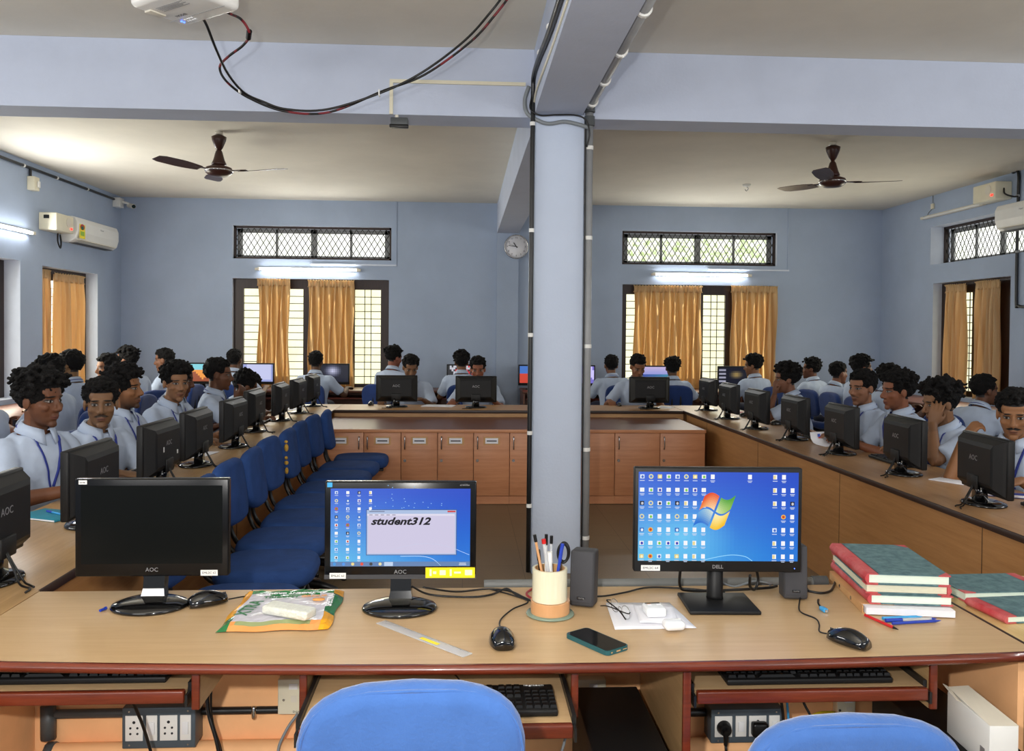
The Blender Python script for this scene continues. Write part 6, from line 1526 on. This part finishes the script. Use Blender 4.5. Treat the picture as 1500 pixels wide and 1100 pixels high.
for x, y, rz, lab in ((-1.80, 6.52, 80, 'black mouse of the sideways glancing student on the left desk'), (-1.84, 8.24, 80, 'black mouse near the far end of the left desk'), (2.76, 8.08, -80, 'black mouse near the far end of the right desk'), (2.80, 7.36, -80, 'black mouse of the student with hand on chin'), (2.86, 5.92, -80, 'black mouse beside the white card folder'),
                      (1.72, 9.20, 175, 'black mouse under the hand on the back desk right of the column'), (-1.01, 9.2, 175, 'black mouse at the left end of the back desk')):
    mouse(lab, x, y, rz, None, group='mice on the student desks')
for x, y, rz, lab in ((-1.80, 4.36, 90, 'black keyboard before the tall curly haired student'), (-1.80, 5.02, 90, 'black keyboard before the student facing the camera'), (-1.80, 7.4, 90, 'black keyboard before the student in dim profile'), (2.78, 5.24, -90, 'black keyboard before the cheek resting student'), (2.78, 6.62, -90, 'black keyboard before the smiling side parted student'), (2.78, 4.45 - .75, -90, 'black keyboard behind the nearest right monitor')):
    k_ = keyboard(lab, x, y, DZ, rz, False); k_['group'] = 'keyboards on the student desks'
# ------------------------------------------------------------------ camera and light
cam = bpy.data.cameras.new('camera'); co = bpy.data.objects.new('camera', cam); COL.objects.link(co); SC.camera = co
cam.sensor_fit = 'HORIZONTAL'; cam.sensor_width = 36.0; cam.lens = 1230 / 1500 * 36; cam.shift_y = -45 / 1500; cam.clip_start = 0.05
yaw, pit, rol = R(3.26), R(1.0), R(0.5)
fw = V((math.sin(yaw) * math.cos(pit), math.cos(yaw) * math.cos(pit), -math.sin(pit))); rt = V((math.cos(yaw), -math.sin(yaw), 0)); upv = rt.cross(fw)
r2 = rt * math.cos(rol) + upv * math.sin(rol); u2 = upv * math.cos(rol) - rt * math.sin(rol)
mm = Matrix(((r2.x, u2.x, -fw.x, 0), (r2.y, u2.y, -fw.y, 0), (r2.z, u2.z, -fw.z, 1.58), (0, 0, 0, 1))); co.matrix_world = mm
def light(name, typ, loc, energy, col=(1, 1, 1), rot=None, **k):
    l = bpy.data.lights.new(name, typ); l.energy = energy; l.color = col
    for a, v in k.items(): setattr(l, a, v)
    o = bpy.data.objects.new(name, l); COL.objects.link(o); o.location = loc
    if rot: o.rotation_euler = rot
    return o
light('camera_flash', 'POINT', (-0.22, 0.02, 1.73), 165, (1, .97, .93), shadow_soft_size=0.03)
light('ceiling_fill', 'AREA', (-.2, .2, 2.0), 48, (1, .97, .94), (R(166), 0, 0), shape='RECTANGLE', size=.3, size_y=.3)  # added upward fill that brightens the near ceiling
# added fill lights behind the photographer, unseen, raising the ambient level
light('front_fill', 'AREA', (-2.4, -1.4, 2.2), 66, (1, .98, .95), (R(122), 0, 0), shape='RECTANGLE', size=2.4, size_y=.4)
light('front_fill', 'AREA', (3.4, -1.4, 2.2), 66, (1, .98, .95), (R(122), 0, 0), shape='RECTANGLE', size=2.4, size_y=.4)
light('side_fill', 'AREA', (XL + .1, 3.0, 2.5), 50, (1, .98, .95), (0, R(-90), 0), shape='RECTANGLE', size=.15, size_y=2.4)  # added side fill at the left wall, out of view
light('side_fill', 'AREA', (XR - .1, 3.0, 2.5), 50, (1, .98, .95), (0, R(90), 0), shape='RECTANGLE', size=.15, size_y=2.4)  # matching added fill at the right wall, out of view
for x, y, e in ((-2.2, 12.0, 12), (3.4, 12.0, 12)):
    light('wall_tube_light', 'AREA', (x, y - .09, 2.42), e, (.96, .98, 1), (R(-90), 0, 0), shape='RECTANGLE', size=1.35, size_y=.06)
light('wall_tube_light', 'AREA', (XL + .1, 9.0, 2.62), 24, (.96, .98, 1), (0, R(-90), 0), shape='RECTANGLE', size=.06, size_y=1.3)
# daylight through the side windows
light('window_daylight', 'AREA', (XL + .02, 8.5, 1.55), 45, (1, .96, .80), (0, R(-90), 0), shape='RECTANGLE', size=1.3, size_y=1.7)
light('window_daylight', 'AREA', (XR - .02, 9.9, 1.6), 22, (1, .96, .78), (0, R(90), 0), shape='RECTANGLE', size=1.2, size_y=1.4)
light('window_daylight', 'AREA', (-2.2, 12.02, 1.55), 15, (1, .95, .72), (R(-90), 0, 0), shape='RECTANGLE', size=2.0, size_y=1.3)
light('window_daylight', 'AREA', (3.4, 12.02, 1.55), 15, (1, .95, .72), (R(-90), 0, 0), shape='RECTANGLE', size=2.0, size_y=1.3)
w = bpy.data.worlds.new('overcast'); SC.world = w; w.use_nodes = True
bg = w.node_tree.nodes['Background']; bg.inputs[0].default_value = (.86, .92, 1, 1); bg.inputs[1].default_value = 0.5
SC.view_settings.view_transform = 'Standard'; SC.view_settings.look = 'None'; SC.view_settings.exposure = 0

for o_ in [x for x in bpy.data.scenes if x.name == 'workbench']: bpy.data.scenes.remove(o_)
